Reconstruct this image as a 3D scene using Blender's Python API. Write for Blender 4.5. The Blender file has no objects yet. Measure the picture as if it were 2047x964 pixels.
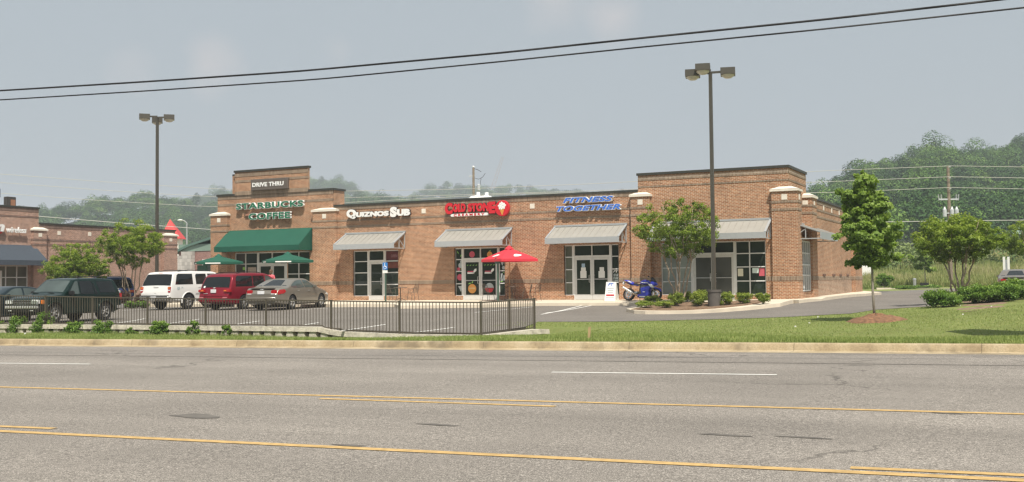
import bpy, bmesh, math, random
import numpy as np
from mathutils import Vector, Matrix
S = bpy.context.scene
COL = S.collection
R = random.Random(11)
NR = np.random.RandomState(5)
RAD = math.radians

# ---------------------------------------------------------------- camera geometry (2047 px wide survey of the place)
FPX, YAW, PITCH, ROLL = 2144.5, .46420, .03870, -.0100
CAM = np.array([36.2928, -50.4923, .9073])
def _basis():
    fw = np.array([-math.sin(YAW)*math.cos(PITCH), math.cos(YAW)*math.cos(PITCH), math.sin(PITCH)])
    r0 = np.array([math.cos(YAW), math.sin(YAW), 0.]); u0 = np.cross(r0, fw)
    r = math.cos(ROLL)*r0 + math.sin(ROLL)*u0
    u = -math.sin(ROLL)*r0 + math.cos(ROLL)*u0
    return r, u, fw
BR, BU, BF = _basis()
def ray(u, v):
    return BF + BR*(u-1023.5)/FPX - BU*(v-482)/FPX
def dep(u, v, Z): return CAM + ray(u, v)*Z
def _ax(u, v, ax, val):
    d = ray(u, v); return CAM + d*(val-CAM[ax])/d[ax]
def onX(u, v, x): return _ax(u, v, 0, x)
def onY(u, v, y=0.): return _ax(u, v, 1, y)
def onZ(u, v, z): return _ax(u, v, 2, z)
def horizon(u): return 482 + FPX*math.tan(PITCH) - .01*(u-1023.5)

# ---------------------------------------------------------------- terrain: thin plate spline through surveyed spots
def roadz(x): return -.39 + .0085*(x-36)
def kerb_y(x): return -29.87 + .045*(x-35.86)
CTRL = [(0.8,-22.6,-.47),(7.8,-22.2,-.45),(12.8,-21.8,-.50),(17.9,-21.4,-.63),(20.7,-21.2,-.66),(20.9,-18.2,-.60),
 (1.5,-19.5,-.47),(8,-16,-.40),(15,-16,-.48),(4.4,-11.3,-.22),(1,-10.5,-.25),(-4,-9.6,-.26),(10,-9,-.27),(15,-9,-.34),(4.4,-7.5,-.20),
 (8,-4,-.20),(13.9,-3,-.22),(18,-3,-.23),(-5,-4,-.22),(-12,-5,-.28),(-12,-18,-.48),
 (19.7,-6,-.42),(22.5,-6.5,-.46),(24.7,-6,-.36),(26.2,-5.5,-.22),(27,-5,-.13),(27.1,-1,-.06),(27.2,4.5,-.02),(27.2,12.8,-.05),(26.4,20,-.12),(24,25,-.2),
 (19.5,-15,-.52),(21.7,-14.3,-.54),(23.4,-13.6,-.53),(25,-12.8,-.49),(26.7,-12.2,-.46),(28.4,-12,-.39),(30,-11.5,-.31),(30.5,-8,-.24),(31,-6,-.22),(31.8,-2,-.22),
 (28.2,10,-.02),(29.7,20,.1),(28.8,30,.12),(25.6,30,-.05),(31,15,.1),
 (30.8,-11.5,-.33),(33.6,-12,-.15),(33,-5,.02),(37,-7,.12),(37,8,.0),(40,20,.1),
 (34.4,-20.5,-.39),(34.4,-17.5,-.28),(34.6,-23.5,-.62),(34.8,-27.6,-.26),(29,-24,-.45),(29,-28,-.30),(24,-26,-.48),(38,-26,-.2),(40,-20,.0),
 (-22,-5,-.4),(-22,10,-.3),(-40,0,-.3),(-40,-25,-.5),(10,30,.0),(-20,40,.0),(60,0,.4),(60,-20,.1),(60,40,.6),(0,60,.1),(40,60,.4)]
for _x in (-60,-30,-10,2,12,20,28,35.86,45,70,110):
    CTRL.append((_x, kerb_y(_x), roadz(_x)+.15))
for _u, _x, _z in ((0,7.75,-.72),(0,14,-.78),(0,21.9,-.80),(0,1,-.70)):
    pass
_C = np.array(CTRL)
def _phi(r2): return .5*r2*np.log(np.maximum(r2, 1e-9))
def _fit():
    n = len(_C); X = _C[:, :2]
    r2 = ((X[:, None]-X[None])**2).sum(-1)
    K = _phi(r2)+np.eye(n)*.35
    Pm = np.hstack([np.ones((n, 1)), X])
    A = np.zeros((n+3, n+3)); A[:n, :n] = K; A[:n, n:] = Pm; A[n:, :n] = Pm.T
    b = np.zeros(n+3); b[:n] = _C[:, 2]
    return np.linalg.solve(A, b)
_W = _fit()
def Tn(P):
    P = np.atleast_2d(np.asarray(P, float))[:, :2]
    Q = np.clip(P, (-58, -36), (72, 62))
    r2 = ((Q[:, None]-_C[None, :, :2])**2).sum(-1)
    n = len(_C)
    z = _phi(r2)@_W[:n] + _W[n] + Q@_W[n+1:]
    y = P[:, 1]; t = np.clip((y-46)/60, 0, 1)
    return z + 3.4*t*t*(3-2*t)
def T(x, y): return float(Tn([[x, y]])[0])
def fence_y(x): return -22.9+.07*(x-.8)
def Gn(P):
    """lawn level: the terrain, lowered at the foot of the block wall"""
    P = np.atleast_2d(np.asarray(P, float)); z = Tn(P)-.012; x, y = P[:, 0], P[:, 1]
    d = fence_y(x)-y; a = np.where(d > -.45, .37*np.exp(-(np.maximum(d, 0)/4.)**2), 0)
    a *= np.clip((21.6-x)/.8, 0, 1)
    e = np.where((x > 20.8) & (y < -17.6) & (y > -22.2), .24*np.exp(-((x-20.8)/2.)**2), 0)
    return z-np.maximum(a, e)
def onT(u, v, dz=0., zmin=10, zmax=160):
    d = ray(u, v); ts = np.linspace(zmin, zmax, 1500)
    Pt = CAM + ts[:, None]*d
    g = Pt[:, 2]-Tn(Pt)-dz
    i = np.argmax(g < 0)
    if g[i] >= 0: return Pt[-1]
    a, b = ts[i-1], ts[i]
    for _ in range(25):
        m = (a+b)/2; p = CAM+m*d
        if p[2]-T(p[0], p[1])-dz < 0: b = m
        else: a = m
    return CAM+b*d

# ---------------------------------------------------------------- materials
def new_mat(name):
    m = bpy.data.materials.new(name); m.use_nodes = True
    nt = m.node_tree; b = nt.nodes['Principled BSDF']
    return m, nt, b
def N(nt, t, **kw):
    n = nt.nodes.new(t)
    for k, v in kw.items():
        if k in n.inputs: n.inputs[k].default_value = v
        else: setattr(n, k, v)
    return n
def L(nt, a, b): nt.links.new(a, b)
def c4(c): return (c[0], c[1], c[2], 1)
def mixc(nt, f, a, b, blend='MIX'):
    m = nt.nodes.new('ShaderNodeMix'); m.data_type = 'RGBA'; m.blend_type = blend
    for s, v in ((m.inputs[0], f), (m.inputs[6], a), (m.inputs[7], b)):
        if isinstance(v, (int, float)): s.default_value = v
        elif isinstance(v, tuple): s.default_value = c4(v)
        else: nt.links.new(v, s)
    return m.outputs[2]
def pos(nt): return nt.nodes.new('ShaderNodeNewGeometry').outputs['Position']
def noise(nt, vec, scale, detail=3, rough=.55):
    n = N(nt, 'ShaderNodeTexNoise', Scale=scale, Detail=detail, Roughness=rough)
    if vec is not None: L(nt, vec, n.inputs['Vector'])
    return n.outputs['Fac']
def ramp(nt, f, stops):
    r = nt.nodes.new('ShaderNodeValToRGB'); e = r.color_ramp.elements
    while len(e) < len(stops): e.new(.5)
    for q, (p, c) in zip(e, stops):
        q.position = p; q.color = c4(c) if isinstance(c, tuple) else (c, c, c, 1)
    L(nt, f, r.inputs[0]); return r.outputs[0]
def bump(nt, b, h, dist, strength=1.):
    bp = N(nt, 'ShaderNodeBump', Strength=strength, Distance=dist); L(nt, h, bp.inputs['Height']); L(nt, bp.outputs[0], b.inputs['Normal'])
_M = {}
def mat(name, col, rough=.6, metal=0., var=.12, vs=6., bmp=0., bs=60., coat=0., spec=.5, trans=None):
    if name in _M: return _M[name]
    m, nt, b = new_mat(name)
    b.inputs['Roughness'].default_value = rough; b.inputs['Metallic'].default_value = metal
    b.inputs['Coat Weight'].default_value = coat; b.inputs['Coat Roughness'].default_value = .04
    b.inputs['Specular IOR Level'].default_value = spec
    if var > 0:
        p = nt.nodes.new('ShaderNodeTexCoord').outputs['Object']
        f = noise(nt, p, vs, 4)
        lo = tuple(c*(1-var) for c in col); hi = tuple(min(1, c*(1+var)) for c in col)
        L(nt, ramp(nt, f, [(.3, lo), (.7, hi)]), b.inputs['Base Color'])
        if bmp: bump(nt, b, noise(nt, p, bs, 3), bmp)
    else: b.inputs['Base Color'].default_value = c4(col)
    _M[name] = m; return m
def brick_mat(name, c1, c2, mortar, soldier=False, w=.203, h=.0677, mort=.011, grime=.25):
    m, nt, b = new_mat(name)
    g = nt.nodes.new('ShaderNodeNewGeometry')
    sp = N(nt, 'ShaderNodeSeparateXYZ'); L(nt, g.outputs['Position'], sp.inputs[0])
    sn = N(nt, 'ShaderNodeSeparateXYZ'); L(nt, g.outputs['True Normal'], sn.inputs[0])
    ab = N(nt, 'ShaderNodeMath', operation='ABSOLUTE'); L(nt, sn.outputs[0], ab.inputs[0])
    gt = N(nt, 'ShaderNodeMath', operation='GREATER_THAN'); L(nt, ab.outputs[0], gt.inputs[0]); gt.inputs[1].default_value = .5
    mx = nt.nodes.new('ShaderNodeMix'); L(nt, gt.outputs[0], mx.inputs[0]); L(nt, sp.outputs[0], mx.inputs[2]); L(nt, sp.outputs[1], mx.inputs[3])
    cb = N(nt, 'ShaderNodeCombineXYZ')
    if soldier: L(nt, sp.outputs[2], cb.inputs[0]); L(nt, mx.outputs[0], cb.inputs[1])
    else: L(nt, mx.outputs[0], cb.inputs[0]); L(nt, sp.outputs[2], cb.inputs[1])
    bt = N(nt, 'ShaderNodeTexBrick'); bt.offset = 0 if soldier else .5
    bt.inputs['Color1'].default_value = c4(c1); bt.inputs['Color2'].default_value = c4(c2); bt.inputs['Mortar'].default_value = c4(mortar)
    bt.inputs['Scale'].default_value = 1; bt.inputs['Mortar Size'].default_value = mort; bt.inputs['Brick Width'].default_value = 3. if soldier else w
    bt.inputs['Row Height'].default_value = h; bt.inputs['Mortar Smooth'].default_value = .1
    L(nt, cb.outputs[0], bt.inputs['Vector'])
    # patches of darker and paler bricks, then broad weathering
    cell = N(nt, 'ShaderNodeTexWhiteNoise', noise_dimensions='2D')
    fl = N(nt, 'ShaderNodeVectorMath', operation='DIVIDE'); L(nt, cb.outputs[0], fl.inputs[0]); fl.inputs[1].default_value = ((3. if soldier else w)*.5, h, 1)
    f2 = N(nt, 'ShaderNodeVectorMath', operation='FLOOR'); L(nt, fl.outputs[0], f2.inputs[0]); L(nt, f2.outputs[0], cell.inputs['Vector'])
    k = ramp(nt, cell.outputs['Value'], [(0, .70), (.25, .9), (.6, 1.0), (.93, 1.08), (1, 1.3)])
    c = mixc(nt, .85, bt.outputs['Color'], k, 'MULTIPLY')
    wz = ramp(nt, noise(nt, g.outputs['Position'], .7, 5), [(.3, 1-grime), (.65, 1.08)])
    c = mixc(nt, .8, c, wz, 'MULTIPLY')
    L(nt, c, b.inputs['Base Color']); b.inputs['Roughness'].default_value = .9
    b.inputs['Specular IOR Level'].default_value = .2
    bump(nt, b, bt.outputs['Fac'], -.006)
    _M[name] = m; return m
def asphalt(name, base, speck, rough=.85, lanes=False):
    m, nt, b = new_mat(name); p = pos(nt)
    f = noise(nt, p, 90, 2, .8); f2 = noise(nt, p, 24, 2, .7); f3 = noise(nt, p, .35, 5); 
    a = ramp(nt, f, [(.30, tuple(c*.45 for c in base)), (.5, base), (.64, speck)])
    k = ramp(nt, f2, [(.3, .72), (.5, 1.0), (.7, 1.25)]); c = mixc(nt, .9, a, k, 'MULTIPLY')
    k3 = ramp(nt, f3, [(.3, .88), (.7, 1.1)]); c = mixc(nt, 1, c, k3, 'MULTIPLY')
    if lanes:   # worn wheel paths and oil strip along the road, cracks
        mp = N(nt, 'ShaderNodeMapping'); mp.inputs['Scale'].default_value = (.03, .55, 1); mp.inputs['Rotation'].default_value = (0, 0, -.068)
        L(nt, p, mp.inputs['Vector'])
        k4 = ramp(nt, noise(nt, mp.outputs[0], 1.6, 3), [(.35, .9), (.65, 1.1)]); c = mixc(nt, 1, c, k4, 'MULTIPLY')
        vo = N(nt, 'ShaderNodeTexVoronoi', feature='DISTANCE_TO_EDGE'); vo.inputs['Scale'].default_value = .16
        wv = N(nt, 'ShaderNodeVectorMath', operation='ADD'); L(nt, p, wv.inputs[0])
        nn = N(nt, 'ShaderNodeTexNoise', Scale=1.3, Detail=5); L(nt, p, nn.inputs['Vector'])
        sc = N(nt, 'ShaderNodeVectorMath', operation='SCALE'); L(nt, nn.outputs['Color'], sc.inputs[0]); sc.inputs['Scale'].default_value = 1.6
        L(nt, sc.outputs[0], wv.inputs[1]); L(nt, wv.outputs[0], vo.inputs['Vector'])
        ck = ramp(nt, vo.outputs['Distance'], [(0, .55), (.004, .62), (.008, 1.)])
        gate = ramp(nt, noise(nt, p, .25, 2), [(.5, 0.), (.58, 1.)])
        c = mixc(nt, gate, c, mixc(nt, 1, c, ck, 'MULTIPLY'))
    L(nt, c, b.inputs['Base Color']); b.inputs['Roughness'].default_value = rough; b.inputs['Specular IOR Level'].default_value = .25
    bump(nt, b, f, .006)
    _M[name] = m; return m
def tinted(name, stops, rough=.6, transl=.0, spec=.3, nscale=None):
    """colour picked along stops by the face attribute 'tint' (one leaf, one clump, one tuft each)"""
    m, nt, b = new_mat(name)
    at = N(nt, 'ShaderNodeAttribute', attribute_name='tint')
    f = at.outputs['Fac']
    c = ramp(nt, f, stops)
    L(nt, c, b.inputs['Base Color']); b.inputs['Roughness'].default_value = rough; b.inputs['Specular IOR Level'].default_value = spec
    if transl > 0:
        tr = N(nt, 'ShaderNodeBsdfTranslucent'); L(nt, mixc(nt, 1., c, (1.25, 1.3, .6), 'MULTIPLY'), tr.inputs['Color'])
        ms = N(nt, 'ShaderNodeMixShader'); ms.inputs[0].default_value = transl
        L(nt, b.outputs[0], ms.inputs[1]); L(nt, tr.outputs[0], ms.inputs[2])
        L(nt, ms.outputs[0], nt.nodes['Material Output'].inputs['Surface'])
    _M[name] = m; return m

# ---------------------------------------------------------------- mesh helpers
class MB:
    def __init__(s): s.v = []; s.f = []; s.mi = []; s.cur = 0; s.parts = []
    def add(s, vs, fs):
        vs = list(vs); s.parts.append((vs, fs))
        o = len(s.v); s.v += [tuple(map(float, q)) for q in vs]; s.f += [tuple(i+o for i in f) for f in fs]; s.mi += [s.cur]*len(fs); return s
    def box(s, a, b):
        x0, y0, z0 = (min(a[i], b[i]) for i in range(3)); x1, y1, z1 = (max(a[i], b[i]) for i in range(3))
        return s.add([(x0,y0,z0),(x1,y0,z0),(x1,y1,z0),(x0,y1,z0),(x0,y0,z1),(x1,y0,z1),(x1,y1,z1),(x0,y1,z1)],
                     [(0,3,2,1),(4,5,6,7),(0,1,5,4),(1,2,6,5),(2,3,7,6),(3,0,4,7)])
    def hexa(s, p):   # 8 corners: bottom ring 0-3, top ring 4-7
        return s.add(p, [(0,3,2,1),(4,5,6,7),(0,1,5,4),(1,2,6,5),(2,3,7,6),(3,0,4,7)])
    def bar(s, p, q, w, h, up=(0,0,1)):
        p, q, up = Vector(p), Vector(q), Vector(up); d = (q-p).normalized()
        r = d.cross(up)
        if r.length < 1e-4: r = d.cross(Vector((1,0,0)))
        r.normalize(); u = r.cross(d).normalized(); r *= w/2; u *= h/2
        return s.hexa([p-r-u, p+r-u, q+r-u, q-r-u, p-r+u, p+r+u, q+r+u, q-r+u])
    def tube(s, pts, rad, n=8, caps=True):
        pts = [Vector(p) for p in pts]; m = len(pts)
        rr = rad if isinstance(rad, (list, tuple)) else [rad]*m
        vs = []; prev = None
        for i, p in enumerate(pts):
            d = (pts[min(i+1, m-1)]-pts[max(i-1, 0)]).normalized()
            a = prev if prev is not None else (Vector((0,0,1)) if abs(d.z) < .9 else Vector((1,0,0)))
            x = a - d*a.dot(d)
            if x.length < 1e-5: x = d.orthogonal()
            x.normalize(); y = d.cross(x); prev = x
            for k in range(n):
                t = 2*math.pi*k/n; vs.append(p+(x*math.cos(t)+y*math.sin(t))*rr[i])
        fs = [(i*n+k, i*n+(k+1) % n, (i+1)*n+(k+1) % n, (i+1)*n+k) for i in range(m-1) for k in range(n)]
        if caps: fs += [tuple(range(n))[::-1], tuple((m-1)*n+k for k in range(n))]
        return s.add(vs, fs)
    def lathe(s, prof, c, ax=(0,0,1), n=24, close=False, caps=True):
        ax = Vector(ax).normalized(); x = ax.orthogonal().normalized(); y = ax.cross(x); c = Vector(c)
        vs = [c+ax*h+(x*math.cos(2*math.pi*k/n)+y*math.sin(2*math.pi*k/n))*r for r, h in prof for k in range(n)]
        m = len(prof); fs = [(i*n+k, i*n+(k+1) % n, (i+1)*n+(k+1) % n, (i+1)*n+k) for i in range(m-1) for k in range(n)]
        if close: fs += [((m-1)*n+k, (m-1)*n+(k+1) % n, (k+1) % n, k) for k in range(n)]
        elif caps: fs += [tuple(range(n))[::-1], tuple((m-1)*n+k for k in range(n))]
        return s.add(vs, fs)
    def ell(s, c, r, nu=12, nv=8):
        vs = []; fs = []
        for j in range(nv+1):
            a = math.pi*j/nv
            for k in range(nu):
                t = 2*math.pi*k/nu; vs.append((c[0]+r[0]*math.sin(a)*math.cos(t), c[1]+r[1]*math.sin(a)*math.sin(t), c[2]-r[2]*math.cos(a)))
        for j in range(nv):
            for k in range(nu): fs.append((j*nu+k, j*nu+(k+1) % nu, (j+1)*nu+(k+1) % nu, (j+1)*nu+k))
        return s.add(vs, fs)
    def prism(s, poly, vec):
        n = len(poly); vec = Vector(vec); P = [Vector(p) for p in poly]
        return s.add(P+[p+vec for p in P], [tuple(range(n))[::-1], tuple(range(n, 2*n))]+[(i, (i+1) % n, n+(i+1) % n, n+i) for i in range(n)])
    def build(s, name, mats, parent=None, smooth=None, fix=True, loc=None):
        me = bpy.data.meshes.new(name); me.from_pydata(s.v, [], s.f)
        for m in (mats if isinstance(mats, (list, tuple)) else [mats]): me.materials.append(m)
        if any(s.mi): me.polygons.foreach_set('material_index', s.mi)
        if fix:
            bm = bmesh.new(); bm.from_mesh(me); bmesh.ops.recalc_face_normals(bm, faces=bm.faces); bm.to_mesh(me); bm.free()
        if smooth is not None:
            me.polygons.foreach_set('use_smooth', [True]*len(me.polygons))
            if smooth < 179: me.set_sharp_from_angle(angle=RAD(smooth))
        me.update()
        return link(name, me, parent, loc)
def link(name, me, parent=None, loc=None):
    o = bpy.data.objects.new(name, me); COL.objects.link(o)
    if parent is not None: o.parent = parent
    if loc is not None: o.location = loc
    return o
def bevel(o, w=.01, seg=2):
    me = o.data; bm = bmesh.new(); bm.from_mesh(me)
    bmesh.ops.bevel(bm, geom=[e for e in bm.edges if e.is_manifold and e.calc_face_angle(0) > .5], offset=w, segments=seg, affect='EDGES', clamp_overlap=True)
    bm.to_mesh(me); bm.free(); return o
def quads_obj(name, V, mats, parent=None, tint=None, nv=4, smooth=False):
    """V: (n,nv,3) array of separate faces, tint (n,)"""
    n = len(V); me = bpy.data.meshes.new(name)
    me.vertices.add(n*nv); me.vertices.foreach_set('co', np.ascontiguousarray(V, np.float32).ravel())
    me.loops.add(n*nv); me.loops.foreach_set('vertex_index', np.arange(n*nv, dtype=np.int32))
    me.polygons.add(n); me.polygons.foreach_set('loop_start', np.arange(0, n*nv, nv, dtype=np.int32))
    me.polygons.foreach_set('loop_total', np.full(n, nv, np.int32))
    me.materials.append(mats); me.update(calc_edges=True)
    if tint is not None:
        a = me.attributes.new('tint', 'FLOAT', 'FACE'); a.data.foreach_set('value', np.asarray(tint, np.float32))
    return link(name, me, parent)
def thing(name, label, cat, loc=(0,0,0), rz=0., group=None):
    o = bpy.data.objects.new(name, None); COL.objects.link(o); o.empty_display_size = .3
    o.location = loc; o.rotation_euler = (0, 0, rz); o['label'] = label; o['category'] = cat
    if group: o['group'] = group
    return o
def tag(o, label, cat, group=None):
    o['label'] = label; o['category'] = cat
    if group: o['group'] = group
    return o
def kind(o, k): o['kind'] = k; return o
def copy_tree(o, parent=None, loc=None, rz=None):
    c = o.copy(); COL.objects.link(c); c.parent = parent
    if loc is not None: c.location = loc
    if rz is not None: c.rotation_euler = (0, 0, rz)
    for ch in list(o.children): copy_tree(ch, c)
    return c
def sheet(name, poly, zf, m, step=1.0, skirt=0., parent=None):
    """a polygon in plan cut on a grid and draped on zf(array xy)->z, with optional skirt"""
    bm = bmesh.new(); vs = [bm.verts.new((float(p[0]), float(p[1]), 0)) for p in poly]; bm.faces.new(vs)
    xs = [p[0] for p in poly]; ys = [p[1] for p in poly]
    for ax, lo, hi in ((0, min(xs), max(xs)), (1, min(ys), max(ys))):
        k = math.ceil(lo/step)*step
        while k < hi:
            co = [0,0,0]; co[ax] = k; no = [0,0,0]; no[ax] = 1
            bmesh.ops.bisect_plane(bm, geom=bm.verts[:]+bm.edges[:]+bm.faces[:], plane_co=co, plane_no=no); k += step
    bmesh.ops.triangulate(bm, faces=bm.faces)
    bmesh.ops.recalc_face_normals(bm, faces=bm.faces)
    if bm.faces and sum(f.normal.z for f in bm.faces) < 0: bmesh.ops.reverse_faces(bm, faces=bm.faces)
    P = np.array([v.co[:] for v in bm.verts]); Z = zf(P[:, :2])
    for v, z in zip(bm.verts, Z): v.co.z = z
    if skirt:
        be = [e for e in bm.edges if len(e.link_faces) == 1]
        r = bmesh.ops.extrude_edge_only(bm, edges=be)
        for g in r['geom']:
            if isinstance(g, bmesh.types.BMVert): g.co.z -= skirt
        bmesh.ops.recalc_face_normals(bm, faces=bm.faces)
    me = bpy.data.meshes.new(name); bm.to_mesh(me); bm.free(); me.materials.append(m)
    return link(name, me, parent)
def stripe(name, a, b, w, zf, m, parent=None, lift=.004, step=1.):
    a, b = Vector(a[:2]), Vector(b[:2]); d = (b-a).normalized(); n = Vector((-d.y, d.x))*w/2
    k = max(1, int((b-a).length/step)); P = []
    for i in range(k+1):
        p = a.lerp(b, i/k); P += [p+n, p-n]
    Z = zf(np.array([q[:] for q in P]))+lift
    return [(p.x, p.y, z) for p, z in zip(P, Z)], [(2*i, 2*i+1, 2*i+3, 2*i+2) for i in range(k)]

def text_mesh(s, width, height, depth, offset=0., shear=0., space=1.):
    """letters standing in the XZ plane, facing -Y, lower left corner at the origin, scaled to width x height"""
    cu = bpy.data.curves.new('lettering', 'FONT'); cu.body = s; cu.size = 1; cu.extrude = .5; cu.offset = offset; cu.shear = shear
    cu.space_character = space; cu.resolution_u = 4; cu.fill_mode = 'BOTH'
    o = bpy.data.objects.new('lettering', cu); COL.objects.link(o)
    bpy.context.view_layer.update(); dg = bpy.context.evaluated_depsgraph_get()
    me = bpy.data.meshes.new_from_object(o.evaluated_get(dg)); bpy.data.objects.remove(o); bpy.data.curves.remove(cu)
    n = len(me.vertices); v = np.zeros(n*3); me.vertices.foreach_get('co', v); v = v.reshape(-1, 3)
    mn, mx = v.min(0), v.max(0)
    w = np.zeros_like(v)
    w[:, 0] = (v[:, 0]-mn[0])/(mx[0]-mn[0])*width; w[:, 2] = (v[:, 1]-mn[1])/(mx[1]-mn[1])*height
    w[:, 1] = -(v[:, 2]-mn[2])/(mx[2]-mn[2])*depth
    me.vertices.foreach_set('co', w.ravel()); me.update()
    return me
def letters(name, s, x0, z0, width, height, y, depth, m, parent, offset=0., shear=0., space=1., rot=None):
    me = text_mesh(s, width, height, depth, offset, shear, space); me.materials.clear(); me.materials.append(m)
    o = link(name, me, parent, (x0, y, z0))
    if rot: o.rotation_euler = rot
    return o
HAZE, EXPO = 0.00058, 0.32
# ================================================================ materials in use
BRICK = brick_mat('brick', (.43,.192,.092), (.325,.135,.064), (.60,.475,.345))
SOLD = brick_mat('soldier_brick', (.27,.185,.12), (.19,.125,.08), (.52,.44,.35), soldier=True, h=.0677)
BRICK2 = brick_mat('mottled_brick', (.40,.205,.14), (.26,.125,.09), (.58,.47,.39), grime=.15)
SOLD2 = brick_mat('brown_course', (.22,.14,.11), (.17,.11,.09), (.30,.24,.2), soldier=True)
BRICK3 = brick_mat('plain_brick', (.36,.17,.14), (.30,.14,.12), (.42,.33,.29), grime=.1)
STONE = mat('cast_stone', (.74,.69,.59), .85, var=.08, vs=3)
COPING = mat('coping_metal', (.055,.055,.045), .5, .3, var=.1)
ALU = mat('aluminium_frame', (.70,.71,.70), .45, .0, var=.05)
ALU2 = mat('door_metal', (.66,.66,.64), .4, .2, var=.04)
CONC = mat('concrete', (.66,.58,.46), .9, var=.10, vs=1.6, bmp=.004, bs=40)
def kerb_mat():
    m, nt, b = new_mat('kerb_concrete'); p = pos(nt)
    sp = N(nt, 'ShaderNodeSeparateXYZ'); L(nt, p, sp.inputs[0])
    c = ramp(nt, noise(nt, p, 1.6, 6, .65), [(.28, (.27,.205,.125)), (.5, (.43,.345,.22)), (.72, (.52,.44,.31))])
    c = mixc(nt, 1., c, ramp(nt, noise(nt, p, 40, 3, .7), [(.3, .78), (.7, 1.16)]), 'MULTIPLY')
    fr = N(nt, 'ShaderNodeMath', operation='PINGPONG'); L(nt, sp.outputs[0], fr.inputs[0]); fr.inputs[1].default_value = 1.6
    c = mixc(nt, 1., c, ramp(nt, fr.outputs[0], [(0, .45), (.005, .6), (.009, 1.)]), 'MULTIPLY')
    st = ramp(nt, noise(nt, p, .9, 4, .7), [(.56, 0.), (.68, .75)]); c = mixc(nt, st, c, (.20,.165,.115))
    L(nt, c, b.inputs['Base Color']); b.inputs['Roughness'].default_value = .92; b.inputs['Specular IOR Level'].default_value = .2
    bump(nt, b, noise(nt, p, 30, 3), .006); return m
CONC2 = kerb_mat()
ROADM = asphalt('road_asphalt', (.200,.181,.160), (.47,.43,.38), lanes=True)
LOTM = asphalt('lot_asphalt', (.19,.172,.152), (.27,.245,.215))
WHITEP = mat('white_paint', (.78,.77,.72), .7, var=.10, vs=9)
YELLOWP = mat('yellow_paint', (.52,.345,.135), .75, var=.22, vs=11)
BLUEP = mat('faded_blue_paint', (.36,.42,.50), .8, var=.1)
MULCH = mat('mulch', (.21,.135,.085), .95, var=.5, vs=9, bmp=.03, bs=26)
REDMULCH = mat('red_mulch', (.22,.115,.06), .95, var=.5, vs=9, bmp=.03, bs=26)
BRONZE = mat('bronze_paint', (.085,.078,.062), .45, .2, var=.06)
FENCEM = mat('fence_paint', (.095,.08,.06), .5, .1, var=.08)
BLACK = mat('black_rubber', (.012,.012,.012), .75, var=0)
DARKP = mat('dark_plastic', (.02,.02,.021), .55, var=0)
CHROME = mat('chrome', (.75,.75,.75), .16, 1., var=0)
SILVER = mat('silver_metal', (.58,.58,.57), .35, .7, var=.05)
WOOD = mat('weathered_pole', (.24,.19,.14), .9, var=.25, vs=5)
PLASTERW = mat('white_panel', (.80,.79,.76), .6, var=.03)
def lawn_mat():
    m, nt, b = new_mat('lawn'); p = pos(nt)
    f = noise(nt, p, 36, 3, .75); g = noise(nt, p, 2.6, 5, .65); h = noise(nt, p, .45, 4)
    c = ramp(nt, f, [(.32, (.155,.205,.055)), (.5, (.235,.285,.09)), (.68, (.32,.355,.13))])
    c = mixc(nt, ramp(nt, g, [(.42, 0.), (.72, .6)]), c, (.27,.26,.095))
    c = mixc(nt, 1., c, ramp(nt, h, [(.3, .84), (.7, 1.12)]), 'MULTIPLY')
    L(nt, c, b.inputs['Base Color']); b.inputs['Roughness'].default_value = .95; b.inputs['Specular IOR Level'].default_value = .1
    bump(nt, b, f, .05); return m
LAWN = lawn_mat()
def glass_mat(name, col, rough=.025, spec=.45):
    m, nt, b = new_mat(name); p = nt.nodes.new('ShaderNodeTexCoord').outputs['Object']
    f = noise(nt, p, .8, 2)
    L(nt, ramp(nt, f, [(.3, tuple(c*.7 for c in col)), (.7, tuple(c*1.25 for c in col))]), b.inputs['Base Color'])
    b.inputs['Roughness'].default_value = rough; b.inputs['Specular IOR Level'].default_value = spec
    _M[name] = m; return m
GLASS = glass_mat('dark_shop_glass', (.024,.034,.023))
GLASSB = glass_mat('blinded_shop_glass', (.12,.13,.10))
GLASSC = glass_mat('papered_shop_glass', (.30,.34,.31))
GLASSG = glass_mat('smoky_door_glass', (.085,.09,.08))

# ================================================================ ground, road, kerb
def wz(P): return np.array([roadz(p[0]) for p in np.atleast_2d(P)])
xs = np.concatenate([np.linspace(-900,-80,12), np.arange(-70,90,1.0), np.linspace(95,900,12)])
bs = np.concatenate([np.array([0,.15,.35]), np.arange(.8,70,1.0), np.array([75,82,90,100,120,150,200,280,400,600,900,1500])])
gx, gb = np.meshgrid(xs, bs); gy = gb+np.array([kerb_y(min(max(q,-60),80)) for q in xs])[None, :]
Pg = np.stack([gx.ravel(), gy.ravel()], 1); Zg = Gn(Pg)
fr = (gb.ravel() < .01); Zg[fr] = np.array([roadz(min(max(q,-60),80))+.145 for q in Pg[fr, 0]])
mb = MB(); nx = len(xs)
mb.v = [(a, b, c) for (a, b), c in zip(Pg, Zg)]
mb.f = [(j*nx+i, j*nx+i+1, (j+1)*nx+i+1, (j+1)*nx+i) for j in range(len(bs)-1) for i in range(nx-1)]; mb.mi = [0]*len(mb.f)
kind(mb.build('lawn_ground', LAWN, smooth=180), 'structure')
EX = (-60, 90)
def roadpt(x, s): # s metres from the kerb face towards the camera
    return (x, kerb_y(x)-s)
mb = MB(); prof = [(0,.15),(-.02,.15),(.16,.15),(.185,.135),(.20,.10),(.215,.02),(.23,.008),(.62,.002)]
xx = np.arange(EX[0], EX[1]+.1, 2.5)
for s, h in [(-.05,-.1)]+prof: mb.v += [(x, kerb_y(x)-s, roadz(x)+h+(.0 if s < .3 else 0)) for x in xx]
n = len(xx); mb.f = [(j*n+i, j*n+i+1, (j+1)*n+i+1, (j+1)*n+i) for j in range(len(prof)) for i in range(n-1)]; mb.mi = [0]*len(mb.f)
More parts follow.
